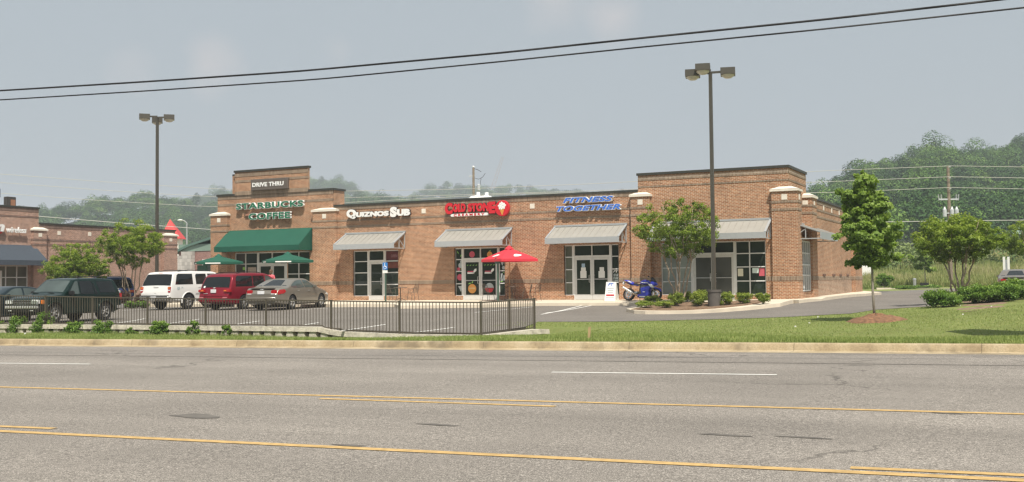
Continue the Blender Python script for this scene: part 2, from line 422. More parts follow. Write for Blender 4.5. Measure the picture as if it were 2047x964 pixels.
kind(mb.build('kerb', CONC2, smooth=30), 'structure')
road = kind(sheet('road', [roadpt(-60,.60), roadpt(90,.60), roadpt(90,30), roadpt(-60,30)], wz, ROADM, 5.0), 'structure')
kind(sheet('far_verge', [(-200,-80), (200,-80), roadpt(200,29.9), roadpt(-200,29.9)], lambda P: wz(P)*0-.41, LAWN, 40.), 'structure')
def mark(pairs, m, w):
    v = MB()
    for a, b in pairs:
        q, f = stripe('', a, b, w, wz, m, lift=.005); v.add(q, f)
    return kind(v.build('lane_marking', m, road, fix=False), 'structure')
def lineat(u0, v0, u1, v1):
    def hit(u, v):
        d = ray(u, v); t = (-.39+.0085*(CAM[0]-36)-CAM[2])/(d[2]-.0085*d[0]); return CAM+d*t
    return hit(u0, v0), hit(u1, v1)
def ext(a, b, ka, kb):
    d = (b-a)/np.linalg.norm((b-a)[:2]); return a-d*ka, b+d*kb
y1 = lineat(0,774.2,2047,828.5); y2 = lineat(0,862.6,2047,961.5); wl = lineat(0,725.5,2047,755.5)
mark([ext(*y1, 40, 40), ext(*y2, 40, 40)], YELLOWP, .115)
i1 = lineat(640,797.5,1110,813.); i2 = lineat(0,853,108,857.5); i3 = lineat(1700,936,2047,951)
mark([i1, ext(*i2, 3, 0), ext(*i3, 0, 3)], YELLOWP, .10)
w1 = lineat(1103,744.6,1553,749.8); w0 = lineat(0,726,180,728.4)
d = (w1[1]-w1[0])/np.linalg.norm((w1[1]-w1[0])[:2])
mark([w1, (w0[1]-d*3.2, w0[1])]+[(w1[0]+d*12.4*k, w1[1]+d*12.4*k) for k in (1,2,-2,-3)], WHITEP, .10)
mark([ext(*lineat(0,709.5,2047,731.5), 30, 30)], mat('cable_shadow', (.105,.094,.08), .85, var=.3, vs=6), .05)  # shadow of the cables, painted as a thin dark strip along the outer lane
# patches and tar spots worn into the road
OIL = mat('tar_patch', (.125,.113,.098), .8, var=.35, vs=5)
mb = MB()
for (u, v, rx, ry) in ((392,832,.30,.17),(875,849.5,.22,.05),(697,891,.16,.035),(1447,870,.22,.05),(1605,875,.22,.04),(1895,827,.14,.04)):
    c = lineat(u, v, u+1, v)[0]; k = 22; a0 = R.random()*6
    vs = [(c[0]+math.cos(t)*rx*(1+.25*math.sin(3*t+a0)), c[1]+math.sin(t)*ry*(1+.3*math.sin(2*t+a0)), 0) for t in [6.2832*i/k for i in range(k)]]
    mb.add([(x, y, roadz(x)+.004) for x, y, _ in vs], [tuple(range(k))])
kind(mb.build('tar_patch', OIL, road), 'structure')

# ================================================================ parking lot and drive (one asphalt sheet) and its paint
def P2(u, v): p = onT(u, v); return (p[0], p[1])
edge = [P2(*q) for q in ((1076,643.5),(1200,643),(1300,641.5),(1400,639),(1500,636.5),(1600,632.5),(1700,627),(1750,619.5),(1800,616),(1862,612.3))]
lot = [(-45,-22.1),(0.8,-22.45),(12.8,-21.75),(20.25,-21.2),(20.45,-18.0)]+edge+[(32.2,4),(31.2,16),(31.6,30),(22,34),(-45,30)]
kind(sheet('parking_lot', lot, lambda P: Tn(P)+.002, LOTM, 1.0), 'structure')
mb = MB()
def lotline(a, b, w=.10):
    q, f = stripe('', a, b, w, lambda P: Tn(P)+.002, None, lift=.009, step=.6); mb.add(q, f)
for a, b in (((465,650),(518,642.5)),((602,651),(638,645.5)),((693,660.3),(771,649)),((838,664),(908,655)),((325,649),(399,638.5)),((228,647.5),(290,637.5))):
    pa, pb = P2(*a), P2(*b); dv = (Vector(pa)-Vector(pb)).normalized()
    lotline(Vector(pa)+dv*.4, pb)
lotline(P2(1090,626.5), P2(1182,611.5)); lotline(P2(950,625.3), P2(1066,614)); lotline(P2(1163,611.4), P2(1082,629)); 
for k in range(-6, 3): lotline((-1.0+2.75*k+1.5, -6.6), (-1.0+2.75*k+1.5, -11.4))
kind(mb.build('stall_marking', WHITEP, fix=False), 'structure')

# ================================================================ sidewalk and kerbs round the building
def Swalk(P):
    P = np.atleast_2d(P); t = Tn(P)+.14; w = np.clip(-P[:, 1]/2.6, 0, 1); s = t*w
    side = P[:, 0] > 25.6
    ws = np.clip((P[:, 0]-25.95)/.9, 0, 1)
    base = np.clip(.007*P[:, 1], 0, .14); s2 = (Tn(P)+.14)*ws+base*(1-ws)
    return np.where(side & (P[:, 1] > -.3), s2, s)
front = [P2(*q) for q in ((660,614.3),(788,614),(798,617.3),(950,615.6),(1078,611.8),(1165,611.5),(1262,611))]
walk = [(-10.3,.2),(-10.3,-5.6),(-4,-6.2)]+front+[(20.3,-3.0),(25.4,-2.6),(26.6,-3.6),(27.05,-1),(27.1,4.5),(27.0,13),(26.7,21),(25.2,21.5),(25.2,.2)]
kind(sheet('sidewalk', walk, Swalk, CONC, .8, skirt=.4), 'structure')
# planted island in front of the right-hand shop: kerb ring + mulch
isl_o = [P2(*q) for q in ((1252,624.5),(1268,627.5),(1290,628.6),(1330,628.4),(1380,627.6),(1430,625.6),(1480,622),(1525,617.5),(1560,613.5))]
isl = isl_o+[(26.35,-3.5),(25.2,-2.3),(20.2,-2.7)]
kind(sheet('island_kerb', isl, lambda P: Tn(P)+.15, CONC, .8, skirt=.4), 'structure')
c = np.mean(np.array(isl), 0)
mul = [P2(1275,620)]+[tuple(onT(u, v, .15)[:2]) for u, v in ((1262,619.0),(1290,620.6),(1330,621),(1380,620),(1430,617.2),(1475,612.8),(1515,607.5))]+[(25.2,-3.4),(24.9,-2.9),(20.4,-3.1)]
mul = mul[1:]
def mulz(P):
    return Tn(P)+.158+.03*np.sin(P[:, 0]*3.1)*np.cos(P[:, 1]*2.7)+.03
kind(sheet('mulch_bed', mul, mulz, MULCH, .35, skirt=.1), 'structure')
# beds at the foot of the neighbouring building, back kerb of the drive, hedge bed on the right
bl = [(-21.6,-16),(-17.5,-16),(-17.0,-9.5),(-15.5,-6.5),(-16.8,12),(-21.6,12)]
kind(sheet('planting_kerb', bl, lambda P: Tn(P)+.14, CONC, 1., skirt=.4), 'structure')
kind(sheet('planting_mulch', [(-21.5,-15.9),(-17.7,-15.9),(-17.2,-9.5),(-15.8,-6.6),(-17.0,11.9),(-21.5,11.9)], lambda P: Tn(P)+.17, MULCH, 1., skirt=.05), 'structure')
q0 = onZ(1752,581,.1)
bk = [dep(1752,582,84), dep(1800,581.5,84), dep(1905,583.5,78), dep(1925,586,76)]
mbk = MB()
for a, b in zip(bk[:-1], bk[1:]):
    mbk.bar((a[0],a[1],a[2]+.0), (b[0],b[1],b[2]+.0), .18, .5)
kind(mbk.build('back_kerb', CONC), 'structure')
hb = [P2(*q) for q in ((1858,613.5),(1885,616.5),(1908,620.5),(1925,623.5),(1942,622),(1985,615.5),(2047,609),(2100,605))]
hb += [(hb[-1][0]+1, hb[-1][1]+9), (33.8, 4.5), (32.3, 3)]
kind(sheet('hedge_mulch', hb, lambda P: Tn(P)-.018+.02*np.sin(P[:, 0]*1.7)*np.sin(P[:, 1]*1.3)**2, mat('pale_mulch', (.24,.165,.11), .95, var=.45, vs=7, bmp=.03, bs=26), .5), 'structure')
# ================================================================ the brick shop row
shops = thing('shop_building', 'long red brick shop row with stepped left parapet, taller right corner block and grey awnings', 'building')
ROWS = [2.80, 2.18, 1.54, .87, .23]
OPEN = [(-7.80,-2.16,2.86), (.87,3.92,2.80), (7.50,10.57,2.80), (13.98,16.99,2.80), (19.19,24.36,2.79)]
mb = MB()
def wallrun(x0, x1, top, ops, y0=0., y1=.3):
    x = x0
    for a, b, zt in ops:
        if a > x: mb.box((x, y0, -.5), (a, y1, top))
        mb.box((a, y0, zt), (b, y1, top)); x = b
    if x1 > x: mb.box((x, y0, -.5), (x1, y1, top))
wallrun(-9.09, -.47, 6.33, OPEN[:1]); wallrun(-.47, 18.06, 5.36, OPEN[1:4]); wallrun(18.06, 25.48, 6.16, OPEN[4:])
mb.box((-7.68, -.06, 6.331), (-2.23, .12, 7.72)); mb.box((-8.04, .12, 6.331), (-7.4, .26, 7.55)); mb.box((-.77, .3, 5.0), (-.47, 1.1, 6.33))
mb.box((-9.09, .3, -.5), (-8.79, 16, 5.2))
# right-hand side wall with its tall window opening, rear wall
SX = 25.48
mb.box((SX-.3, .3, -.5), (SX, .62, 6.16)); mb.box((SX-.3, .62, 2.76), (SX, 3.1, 6.16)); mb.box((SX-.3, 3.1, -.5), (SX, 4.05, 6.16)); mb.box((SX-.3, .62, -.5), (SX, 3.1, .33)); mb.box((SX+.001, .621, -.5), (SX+.36, 3.119, .33)); mb.box((SX+.001, .621, 2.77), (SX+.30, 3.119, 2.95))
mb.box((SX-.3, 4.05, -.5), (SX, 19.8, 5.05)); mb.box((-8.79, 15.7, -.5), (SX-.3, 16, 5.0)); mb.box((18.06, .3, 5.0), (18.36, 4.05, 6.16)); mb.box((18.36, 3.75, 5.0), (SX-.3, 4.05, 6.16))
# recessed soffit returns at the openings: sills
for (a, b, zt), doors in zip(OPEN, ((-6.05,-3.94),(1.90,2.94),(8.00,10.12),(14.50,16.49),(20.78,22.84))):
    mb.box((a, .03, -.5), (doors[0], .3, .225)); mb.box((doors[1], .03, -.5), (b, .3, .225))
    mb.box((doors[0], .0, -.5), (doors[1], .3, -.003))
mb.build('wall', BRICK, shops)
mb = MB(); mb.box((-8.78, .31, 4.85), (SX-.31, 15.69, 4.95)); mb.build('roof', mat('roof_membrane', (.42,.41,.39), .9), shops)
# piers with cast stone caps
def pier(x0, x1, y0, y1, z, bands=True, sq=True, capz=.0):
    m = MB(); m.box((x0, y0, -.5), (x1, y1, z-.22)); o = m.build('pier', BRICK, shops)
    c = MB(); e = .07; cx, cy = (x0+x1)/2, (y0+y1)/2; kx, ky = (x1-x0)*.23, (y1-y0)*.23
    c.box((x0-e, y0-e, z-.22), (x1+e, y1+e, z-.12))
    c.hexa([(x0-e,y0-e,z-.11),(x1+e,y0-e,z-.11),(x1+e,y1+e,z-.11),(x0-e,y1+e,z-.11),(cx-kx,cy-ky,z+.02),(cx+kx,cy-ky,z+.02),(cx+kx,cy+ky,z+.02),(cx-kx,cy+ky,z+.02)])
    c.build('pier_cap', STONE, o)
    if sq:
        MB().box((cx-.13, y0-.02, z-.62), (cx+.13, y0+.05, z-.36)).build('stone_square', STONE, o)
        if x1 > 25.5: MB().box((x1-.05, cy-.13, z-.62), (x1+.02, cy+.13, z-.36)).build('stone_square', STONE, o)
    g = .022
    for lo, hi in ((.87,1.07),(4.14,4.24),(4.50,4.60)): MB().box((x0-g, y0-g, lo), (x1+g, y1+g, hi)).build('brown_course', SOLD, o)
PY = -.22
def ux(u, y=PY, v=500): return float(onY(u, v, y)[0])
pier(ux(421), ux(454), PY, .6, 5.36); pier(ux(625), ux(672), PY, .75, 5.32)
pier(ux(1262), ux(1300), PY, .7, 5.32); pier(ux(1544), 25.93, PY, .62, 5.26); pier(25.3, 25.93, 3.12, 4.35, 5.16); pier(25.3, 25.72, 17.3, 19.9, 4.95, sq=False)
# brown soldier courses on the walls
g = .018
class Each:
    def __init__(s, name, m, par): s.a = (name, m, par)
    def box(s, a, b): MB().box(a, b).build(*s.a)
mb = Each('brown_course', SOLD, shops)
def course(x0, x1, lo, hi, skip=()):
    x = x0
    for a, b in skip:
        if b <= x or a >= x1: continue
        if a > x: mb.box((x, -g, lo), (a, .05, hi))
        x = b
    if x1 > x: mb.box((x, -g, lo), (x1, .05, hi))
P2x0, P2x1, P3x0, P3x1, P4x0, P1x1 = ux(625), ux(672), ux(1262), ux(1300), ux(1544), ux(454)
SK = [(a, b) for a, b, _ in OPEN]
course(P1x1, P2x0, .87, 1.07, SK); course(P2x1, P3x0, .87, 1.07, SK); course(P3x1, P4x0, .87, 1.07, SK)
for lo, hi in ((4.14,4.24),(4.50,4.60)): course(P2x1, P3x0, lo, hi)
for lo, hi in ((5.16,5.36),): course(-.47+.01, 18.05, lo, hi)
for lo, hi in ((5.90,6.06),(5.56,5.64)): course(18.06, SX+g, lo, hi)
for lo, hi in ((6.12,6.33),(5.72,5.86)): course(-9.09, -.47, lo, hi)
mb.box((-7.68-.01, -.06-g, 6.331), (-2.23+.01, 0, 6.56)); mb.box((-7.70, -.06-g, 7.44), (-2.21, 0, 7.66)); mb.box((-7.70, -.06-g, 7.10), (-2.21, 0, 7.24))
for lo, hi in ((5.90,6.06),(5.56,5.64)): mb.box((SX-.05, .001, lo), (SX+g, 4.05, hi))
for lo, hi in ((4.14,4.24),(4.50,4.60)): mb.box((SX-.05, .62, lo), (SX+g, 3.12, hi)); mb.box((SX-.05, 4.35, lo), (SX+g, 17.3, hi))
mb.box((SX-.05, 4.35, .87), (SX+g, 17.3, 1.07)); mb.box((SX-.05, 4.35, 4.86), (SX+g, 19.8, 5.02))
mb = MB(); mb.box((SX-.05, 4.36, -.3), (SX+.012, 17.29, .868)); mb.build('base_wall', brick_mat('pale_brick', (.38,.23,.145), (.30,.17,.105), (.55,.47,.38)), shops)
mb = Each('stone_square', STONE, shops)
for k, u in enumerate((1646,1662,1677,1692,1706,1719)): 
    y = float(onX(u, 415, SX)[1]); mb.box((SX-.02, y-.13, 4.62), (SX+.02, y+.13, 4.88))
for x in (5.60, 12.22): mb.box((x-.13, -.02, 4.76), (x+.13, .05, 5.02))
for u in (1647,1666,1680,1694,1708):   # weep vents in the side wall
    y = float(onX(u, 551, SX)[1]); m = MB(); m.box((SX-.02, y-.35, 1.09), (SX+.05, y+.35, 1.20)); m.build('wall_vent', mat('vent_shade', (.14,.075,.05), .9), shops)
# parapet coping
mb = MB(); e = .06
def cop(x0, y0, x1, y1, z, h=.11): mb.box((x0, y0, z), (x1, y1, z+h))
cop(-9.09-e, -e, -7.69, .36, 6.331, .12); cop(-2.22, -e, -.47+e, .36, 6.331, .12); cop(-.83, .361, -.47+e, 1.16, 6.331, .12); cop(-7.68-e, -.06-e, -2.23+e, .18, 7.721, .12); cop(-8.04-e, .181, -7.34, .32, 7.551, .11)
cop(-.41, -e, 18.06-.001, .36, 5.361); cop(18.06-e, -e, SX+e, .36, 6.161, .12); cop(SX-.36, .361, SX+e, 4.11, 6.161, .12); cop(18.0, .361, 18.42, 4.11, 6.161, .12); cop(18.421, 3.7, SX-.361, 4.11, 6.161, .12); cop(SX-.36, 4.112, SX+e, 19.86, 5.051)
mb.build('parapet_coping', COPING, shops)

# ---------------------------------------------------------------- shopfronts
def frame_bars(m, xs, zs, w=.055, y0=.10, y1=.20):
    pass
def window(x0, x1, cols, rows, gl, notes=()):
    m = MB(); w = .05
    for x in cols: m.box((x-w/2, .085, rows[-1]), (x+w/2, .195, rows[0]))
    for z in rows:
        for a, b in zip(cols[:-1], cols[1:]): m.box((a+w/2, .09, z-w/2), (b-w/2, .19, z+w/2))
    o = m.build('window', ALU, shops)
    p = MB(); p.box((x0, .142, rows[-1]), (x1, .150, rows[0])); p.build('pane', gl, o)
    return o
def door(x0, x1, gl, ztop=2.14, hside=1):
    m = MB(); f = .10
    m.box((x0, .10, .01), (x0+f, .16, ztop)); m.box((x1-f, .10, .01), (x1, .16, ztop)); m.box((x0+f, .10, ztop-.12), (x1-f, .16, ztop)); m.box((x0+f, .10, .01), (x1-f, .16, .27))
    o = m.build('door', ALU2, shops)
    p = MB(); p.box((x0+f, .125, .27), (x1-f, .135, ztop-.12)); p.build('pane', gl, o)
    h = MB(); hx = x1-.13 if hside > 0 else x0+.13
    h.tube([(hx,.10,.88),(hx,.02,.88),(hx,.02,1.24),(hx,.10,1.24)], .016, 6); h.box((x0+f, .105, 1.02), (x1-f, .12, 1.06)); h.build('handle', SILVER, o)
    return o
def jamb(cols, z0, z1):
    m = MB()
    for x in cols: m.box((x-.045, .08, z0), (x+.045, .20, z1))
    return m
def shopfront(op, side_l, dcols, side_r, gls, gld, rows=ROWS):
    a, b, zt = op; rows = [zt-.03]+rows[1:]
    d0, d1 = dcols[0], dcols[-1]; out = {}
    if side_l: out['l'] = window(a, d0-.045, [a+.025]+side_l+[d0-.07], rows, gls[0])
    if side_r: out['r'] = window(d1+.045, b, [d1+.07]+side_r+[b-.025], rows, gls[1])
    t = MB(); t.box((d0-.045, .08, 0), (d0+.045, .20, zt)); t.box((d1-.045, .08, 0), (d1+.045, .20, zt)); t.box((d0+.045, .08, 2.145), (d1-.045, .20, 2.25)); t.box((d0+.045, .08, zt-.055), (d1-.045, .20, zt))
    for x in dcols[1:-1]: t.box((x-.025, .08, 2.25), (x+.025, .20, zt-.055))
    o = t.build('transom', ALU, shops); p = MB(); p.box((d0+.045, .142, 2.25), (d1-.045, .150, zt-.055)); p.build('pane', gls[2] if len(gls) > 2 else GLASS, o)
    out['t'] = o; out['d'] = []
    for i, (p0, p1) in enumerate(zip(dcols[:-1], dcols[1:])):
        out['d'].append(door(p0+(.05 if i == 0 else .006), p1-(.05 if i == len(dcols)-2 else .006), gld, hside=1 if i == 0 else -1))
    return out
sb = shopfront(OPEN[0], [-7.0], [-6.02,-4.98,-3.94], [-3.02], (GLASS, GLASS), GLASS)
qz = shopfront(OPEN[1], [.9], [1.90,2.94], [3.9], (GLASS, GLASS), GLASS)
cs = shopfront(OPEN[2], [7.52], [8.00,9.06,10.12], [10.55], (GLASS, GLASS), GLASS)
ft = shopfront(OPEN[3], [14.0], [14.50,15.50,16.49], [16.97], (GLASSB, GLASS), GLASS)
rs = shopfront(OPEN[4], [19.98], [20.78,21.80,22.84], [23.57], (GLASSC, GLASS), GLASSG)
# tall side window
m = MB(); zr = [.38,1.12,1.62,2.18,2.74]
for k in range(6):
    y = .66+k*(2.4/5); m.box((SX+.20, y-.03, .36), (SX+.34, y+.03, 2.74))
for z in zr: m.box((SX+.21, .66, z-.028), (SX+.33, 3.06, z+.028))
o = m.build('window', ALU, shops); p = MB(); p.box((SX+.265, .63, .36), (SX+.275, 3.09, 2.74)); p.build('pane', GLASS, o)
# things stuck on the glass
RED = mat('sign_red', (.60,.018,.03), .4, var=.04); ORANGE = mat('sticker_orange', (.66,.30,.06), .5, var=.08); LIME = mat('sticker_green', (.26,.55,.10), .5, var=.08)
GREYP = mat('sticker_grey', (.42,.47,.48), .5, var=.06); ROSE = mat('sticker_rose', (.55,.08,.13), .5, var=.06); WHITE = mat('sign_white', (.82,.82,.80), .45, var=.02)
def disc(m, x, z, r, y, n=20, sx=1.): m.prism([(x+math.cos(6.2832*i/n)*r*sx, y, z+math.sin(6.2832*i/n)*r) for i in range(n)], (0, -.004, 0))
def leaf2(m, x, z, l, a, y):
    c, s = math.cos(a), math.sin(a); w = l*.32
    m.prism([(x+c*l/2, y, z+s*l/2), (x-s*w*.5, y, z+c*w*.5), (x-c*l/2, y, z-s*l/2), (x+s*w*.5, y, z-c*w*.5)], (0, -.004, 0))
D1, D2 = cs['d']; yd = .122
def sticker(par, m, mm):
    for i, (vs, fs) in enumerate(m.parts): MB().add(vs, fs).build('sticker', mm, par)
m = MB(); disc(m, 8.53, .60, .25, yd); sticker(D1, m, ORANGE)
m = MB(); m.box((8.34,yd-.008,.58),(8.72,yd-.006,.66)); sticker(D1, m, mat('sticker_tan', (.68,.48,.22), .5, var=.1))
m = MB(); leaf2(m, 8.38, .88, .22, .3, yd); leaf2(m, 8.55, .95, .2, 1.1, yd); [leaf2(m, 8.26+.18*k, 1.86, .13, .35, yd) for k in range(4)]; sticker(D1, m, LIME)
m = MB(); m.box((8.24,yd-.004,1.40),(8.66,yd,1.48)); m.prism([(8.6,yd,1.40),(8.80,yd,1.56),(8.80,yd,1.68),(8.70,yd,1.66),(8.58,yd,1.5)], (0,-.004,0)); sticker(D1, m, WHITE)
m = MB(); m.box((8.26,yd-.008,1.49),(8.62,yd-.004,1.55)); sticker(D1, m, ROSE)
m = MB(); disc(m, 9.58, .64, .26, yd); sticker(D2, m, GREYP)
m = MB(); m.prism([(9.58+math.cos(t)*.262, yd-.005, .64+math.sin(t)*.262) for t in [math.pi*(1+i/14) for i in range(15)]], (0,-.004,0)); sticker(D2, m, RED)
m = MB(); [leaf2(m, 9.32+.18*k, 1.86, .13, .35, yd) for k in range(4)]; sticker(D2, m, LIME)
m = MB(); m.box((9.30,yd-.004,1.40),(9.72,yd,1.48)); m.prism([(9.66,yd,1.40),(9.86,yd,1.56),(9.86,yd,1.68),(9.76,yd,1.66),(9.64,yd,1.5)], (0,-.004,0)); sticker(D2, m, WHITE)
m = MB(); m.box((9.32,yd-.008,1.49),(9.68,yd-.004,1.55)); sticker(D2, m, ROSE)
yw = .139
m = MB(); disc(m, 8.53, 2.44, .17, yw); sticker(cs['t'], m, ROSE)
m = MB(); disc(m, 9.60, 2.42, .16, yw); sticker(cs['t'], m, ORANGE); m = MB(); leaf2(m, 9.62, 2.62, .14, .5, yw); sticker(cs['t'], m, LIME)
m = MB(); disc(m, 7.77, 1.22, .17, yw); disc(m, 7.70, 1.66, .1, yw); sticker(cs['l'], m, ROSE)
m = MB(); leaf2(m, 7.66, 2.56, .2, 2.2, yw); leaf2(m, 7.86, 2.40, .2, 1., yw); leaf2(m, 7.88, 1.70, .2, 1., yw); sticker(cs['l'], m, LIME)
m = MB(); disc(m, 7.82, 1.86, .14, yw); disc(m, 7.88, 2.06, .09, yw); m.prism([(7.66,yw,.74),(7.92,yw,.76),(7.84,yw,.42)], (0,-.004,0)); sticker(cs['l'], m, GREYP)
m = MB(); disc(m, 10.42, 1.70, .09, yw); m.box((10.25,yw-.004,1.0),(10.36,yw,1.4)); m.box((10.42,yw-.004,1.02),(10.5,yw,1.3)); m.prism([(10.25,yw,2.02),(10.45,yw,2.04),(10.36,yw,1.8)], (0,-.004,0)); sticker(cs['r'], m, GREYP)
m = MB(); leaf2(m, 10.3, .97, .18, .2, yw); leaf2(m, 10.44, 1.45, .16, .4, yw); sticker(cs['r'], m, LIME)
PAPER = mat('paper', (.74,.75,.73), .8, var=.03)
def note(par, x0, z0, x1, z1, mm, y=.139): m = MB(); m.box((x0, y-.004, z0), (x1, y, z1)); m.build('notice', mm, par)
F1, F2 = ft['d']
note(F1, 14.84, 1.10, 15.18, 1.46, PAPER, yd); note(F1, 14.88, 1.46, 15.14, 1.64, PAPER, yd); note(F1, 14.92, 1.645, 15.10, 1.84, mat('paper_blue', (.35,.48,.62), .8, var=.05), yd)
note(F2, 15.84, 1.10, 16.18, 1.44, PAPER, yd); note(F2, 15.90, 1.44, 16.14, 1.64, PAPER, yd)
letters('notice', 'FT', 16.63, 1.36, .28, .12, yw, .004, WHITE, ft['r'], .02, .3)
for k in range(5): note(ft['r'], 16.62, .96+.075*k, 16.92-.03*(k % 2), .985+.075*k, GREYP)
note(rs['r'], 22.98, 1.10, 23.24, 1.46, mat('paper_cream', (.72,.70,.55), .8, var=.03)); note(rs['r'], 23.68, 1.24, 23.98, 1.48, mat('paper_mint', (.60,.72,.68), .8, var=.03)); note(rs['r'], 24.0, 1.10, 24.26, 1.47, mat('paper_red', (.52,.10,.13), .8, var=.05))
letters('notice', 'OPEN', 3.36, 2.38, .42, .16, yw, .004, mat('neon_grey', (.30,.16,.17), .5), qz['r'], .01)
note(sb['l'], -6.86, .9, -6.22, 1.98, mat('menu_board', (.42,.34,.28), .7, var=.15)); note(sb['l'], -7.25, 1.82, -7.05, 2.0, LIME); note(sb['l'], -7.62, .8, -7.2, 1.5, mat('poster_olive', (.10,.13,.04), .7, var=.3))
note(qz['r'], 3.02, 2.24, 3.86, 2.72, mat('dim_red_board', (.10,.018,.02), .6, var=.3), .141); note(qz['r'], 3.02, 1.78, 3.86, 2.12, mat('dim_orange_board', (.15,.035,.018), .6, var=.3), .141)

# ---------------------------------------------------------------- awnings of the row
AWM = mat('awning_metal', (.36,.345,.31), .55, .1, var=.06, vs=2); AWE = mat('awning_edge', (.40,.42,.43), .45, .15, var=.04)
def metal_awning(x0, x1, dy=1.2, zt=3.76, zb=3.11, zf=2.84, side=False):
    a = MB(); t = .05
    a.hexa([(x0,0,zt-t),(x1,0,zt-t),(x1,-dy,zb-t),(x0,-dy,zb-t),(x0,0,zt),(x1,0,zt),(x1,-dy,zb),(x0,-dy,zb)])
    o = a.build('awning', AWM, shops)
    s = MB(); n = int((x1-x0)/.31)
    for k in range(1, n):
        x = x0+(x1-x0)*k/n; s.bar((x,-.02,zt+.012), (x,-dy+.02,zb+.012), .016, .018)
    s.build('seam', AWM, o)
    f = MB(); f.box((x0-.02, -dy-.03, zf), (x1+.02, -dy+.001, zb+.015)); f.bar((x0+.03,-.0,zt+.015), (x0+.03,-dy,zb+.015), .10, .05); f.bar((x1-.03,0,zt+.015), (x1-.03,-dy,zb+.015), .10, .05); f.box((x0-.02, -.09, zt-.02), (x1+.02, -.001, zt+.07))
    f.build('awning_edge', AWE, o)
    r = MB()
    for x in (x0+.05, x1-.05):
        r.bar((x,-dy,zf+.02), (x,-.02,zf+.02), .045, .045); r.bar((x,-.03,zf), (x,-.03,zt-.06), .045, .045); r.bar((x,-dy*.5,zf+.02), (x,-dy*.5,(zt+zb)/2-.06), .04, .04); r.bar((x,-.03,zf+.05), (x,-dy*.5,(zt+zb)/2-.08), .035, .035)
    r.build('awning_bracket', AWE, o); return o
metal_awning(.42, 4.42); metal_awning(7.02, 11.04); metal_awning(13.50, 17.46); metal_awning(18.95, 24.66)
o = metal_awning(-.18, 4.2, dy=1.35, zt=3.60, zb=3.12, zf=2.80); o.rotation_euler = (0, 0, RAD(90)); o.location = (SX, .50, 0)
GREENF = mat('green_canvas', (.008,.088,.055), .8, var=.06, vs=1.5)
def fabric_awning(x0, x1, dy, zt, zb, zf, m, par, name='awning'):
    a = MB(); t = .03
    a.hexa([(x0,0,zt-t),(x1,0,zt-t),(x1,-dy,zb-t),(x0,-dy,zb-t),(x0,0,zt),(x1,0,zt),(x1,-dy,zb),(x0,-dy,zb)])
    a.box((x0, -dy-.02, zf), (x1, -dy-.001, zb-.003))
    for x in (x0-.02, x1): a.prism([(x,-.002,zt-.03),(x,-dy-.02,zb-.03),(x,-dy-.02,zf),(x,-.002,zf)], (.02,0,0))
    return a.build(name, m, par)
fabric_awning(-8.22, -1.98, 1.25, 4.22, 3.20, 2.89, GREENF, shops)

# ---------------------------------------------------------------- signs on the row (each a thing)
SGREEN = mat('sign_green', (.016,.15,.075), .35, var=.03); SBLUE = mat('sign_blue', (.05,.17,.62), .35, var=.04); SBLACK = mat('sign_return', (.02,.02,.022), .5, var=0); SRET = mat('sign_bronze', (.12,.10,.085), .5, var=.05)
def W(u, v, y): p = onY(u, v, y); return float(p[0]), float(p[2])
def sign_line(par, txt, ul, vb, ur, vt, y, face, edge, off, shear=0., dpt=.14, space=1., back=None):
    """face lettering with a wider rim behind it; (ul,vb) lower left, (ur,vt) upper right seen spots"""
    x0, z0 = W(ul, vb, y); x1, z1 = W(ur, vt, y)
    if edge is not None:
        o = letters('lettering', txt, x0, z0, x1-x0, z1-z0, y+dpt, dpt, edge, par, off, shear, space)
        g = .018; letters('letter_face', txt, x0+g, z0+g, x1-x0-2*g, z1-z0-2*g, y+.004, .008, face, o, off*.6, shear, space); 
        fo = o.children[0]; fo.location = (g, -dpt+.002, g)
    else: o = letters('lettering', txt, x0, z0, x1-x0, z1-z0, y+dpt, dpt, face, par, off, shear, space)
    if back: o.data.materials.append(back)
    return o
y = -.26
s = thing('shop_sign', 'two lines of green channel letters with pale rims above the green awning', 'sign', group=None)
sign_line(s, 'STARBUCKS', 471.5, 420, 606.5, 399.5, y, SGREEN, WHITE, .06, space=1.10); sign_line(s, 'COFFEE', 496.5, 440.5, 580.5, 422.5, y, SGREEN, WHITE, .06, space=1.10)
m = MB(); x0, z0 = W(474, 412, -.03); x1, _ = W(604, 408, -.03); m.box((x0, -.12, z0-.06), (x1, -.002, z0+.06)); m.box((x0+.7, -.12, z0-.62), (x1-.7, -.002, z0-.50)); m.build('raceway', mat('raceway_brick', (.40,.20,.13), .7), s)
s = thing('drive_thru_sign', 'dark brown box sign with white DRIVE THRU letters on the stepped parapet', 'sign')
x0, z0 = W(501, 381.3, -.25); x1, z1 = W(574.5, 354.5, -.25); m = MB(); m.box((x0, -.25, z0), (x1, -.081, z1)); bevel(m.build('sign_box', SRET, s), .02, 1)
a, b = W(504.5, 374.5, -.25); a2, b2 = W(567, 362.0, -.25); letters('lettering', 'DRIVE THRU', a, b, a2-a, b2-b, -.25, .02, WHITE, s, .035, space=1.05)
s = thing('shop_sign', 'thick white letters with dark backs on the low wall right of the green awning', 'sign')
def two(par, txt, ul, vb, ur, vt, y, off, m, big=None):
    x0, z0 = W(ul, vb, y); x1, z1 = W(ur, vt, y)
    letters('lettering', txt, x0, z0, x1-x0, z1-z0, y, .05, m, par, off); letters('letter_back', txt, x0-.02, z0-.02, x1-x0+.04, z1-z0+.04, y+.10, .09, SBLACK, par, off)
two(s, 'Q', 693.5, 438.5, 712, 418.5, y, .07, WHITE); two(s, 'UIZNOS', 712, 434.5, 777.5, 421.5, y, .07, WHITE); two(s, 'S', 780.5, 434.5, 793.5, 413.5, y, .07, WHITE); two(s, 'UB', 794, 432, 820, 417.5, y, .07, WHITE)
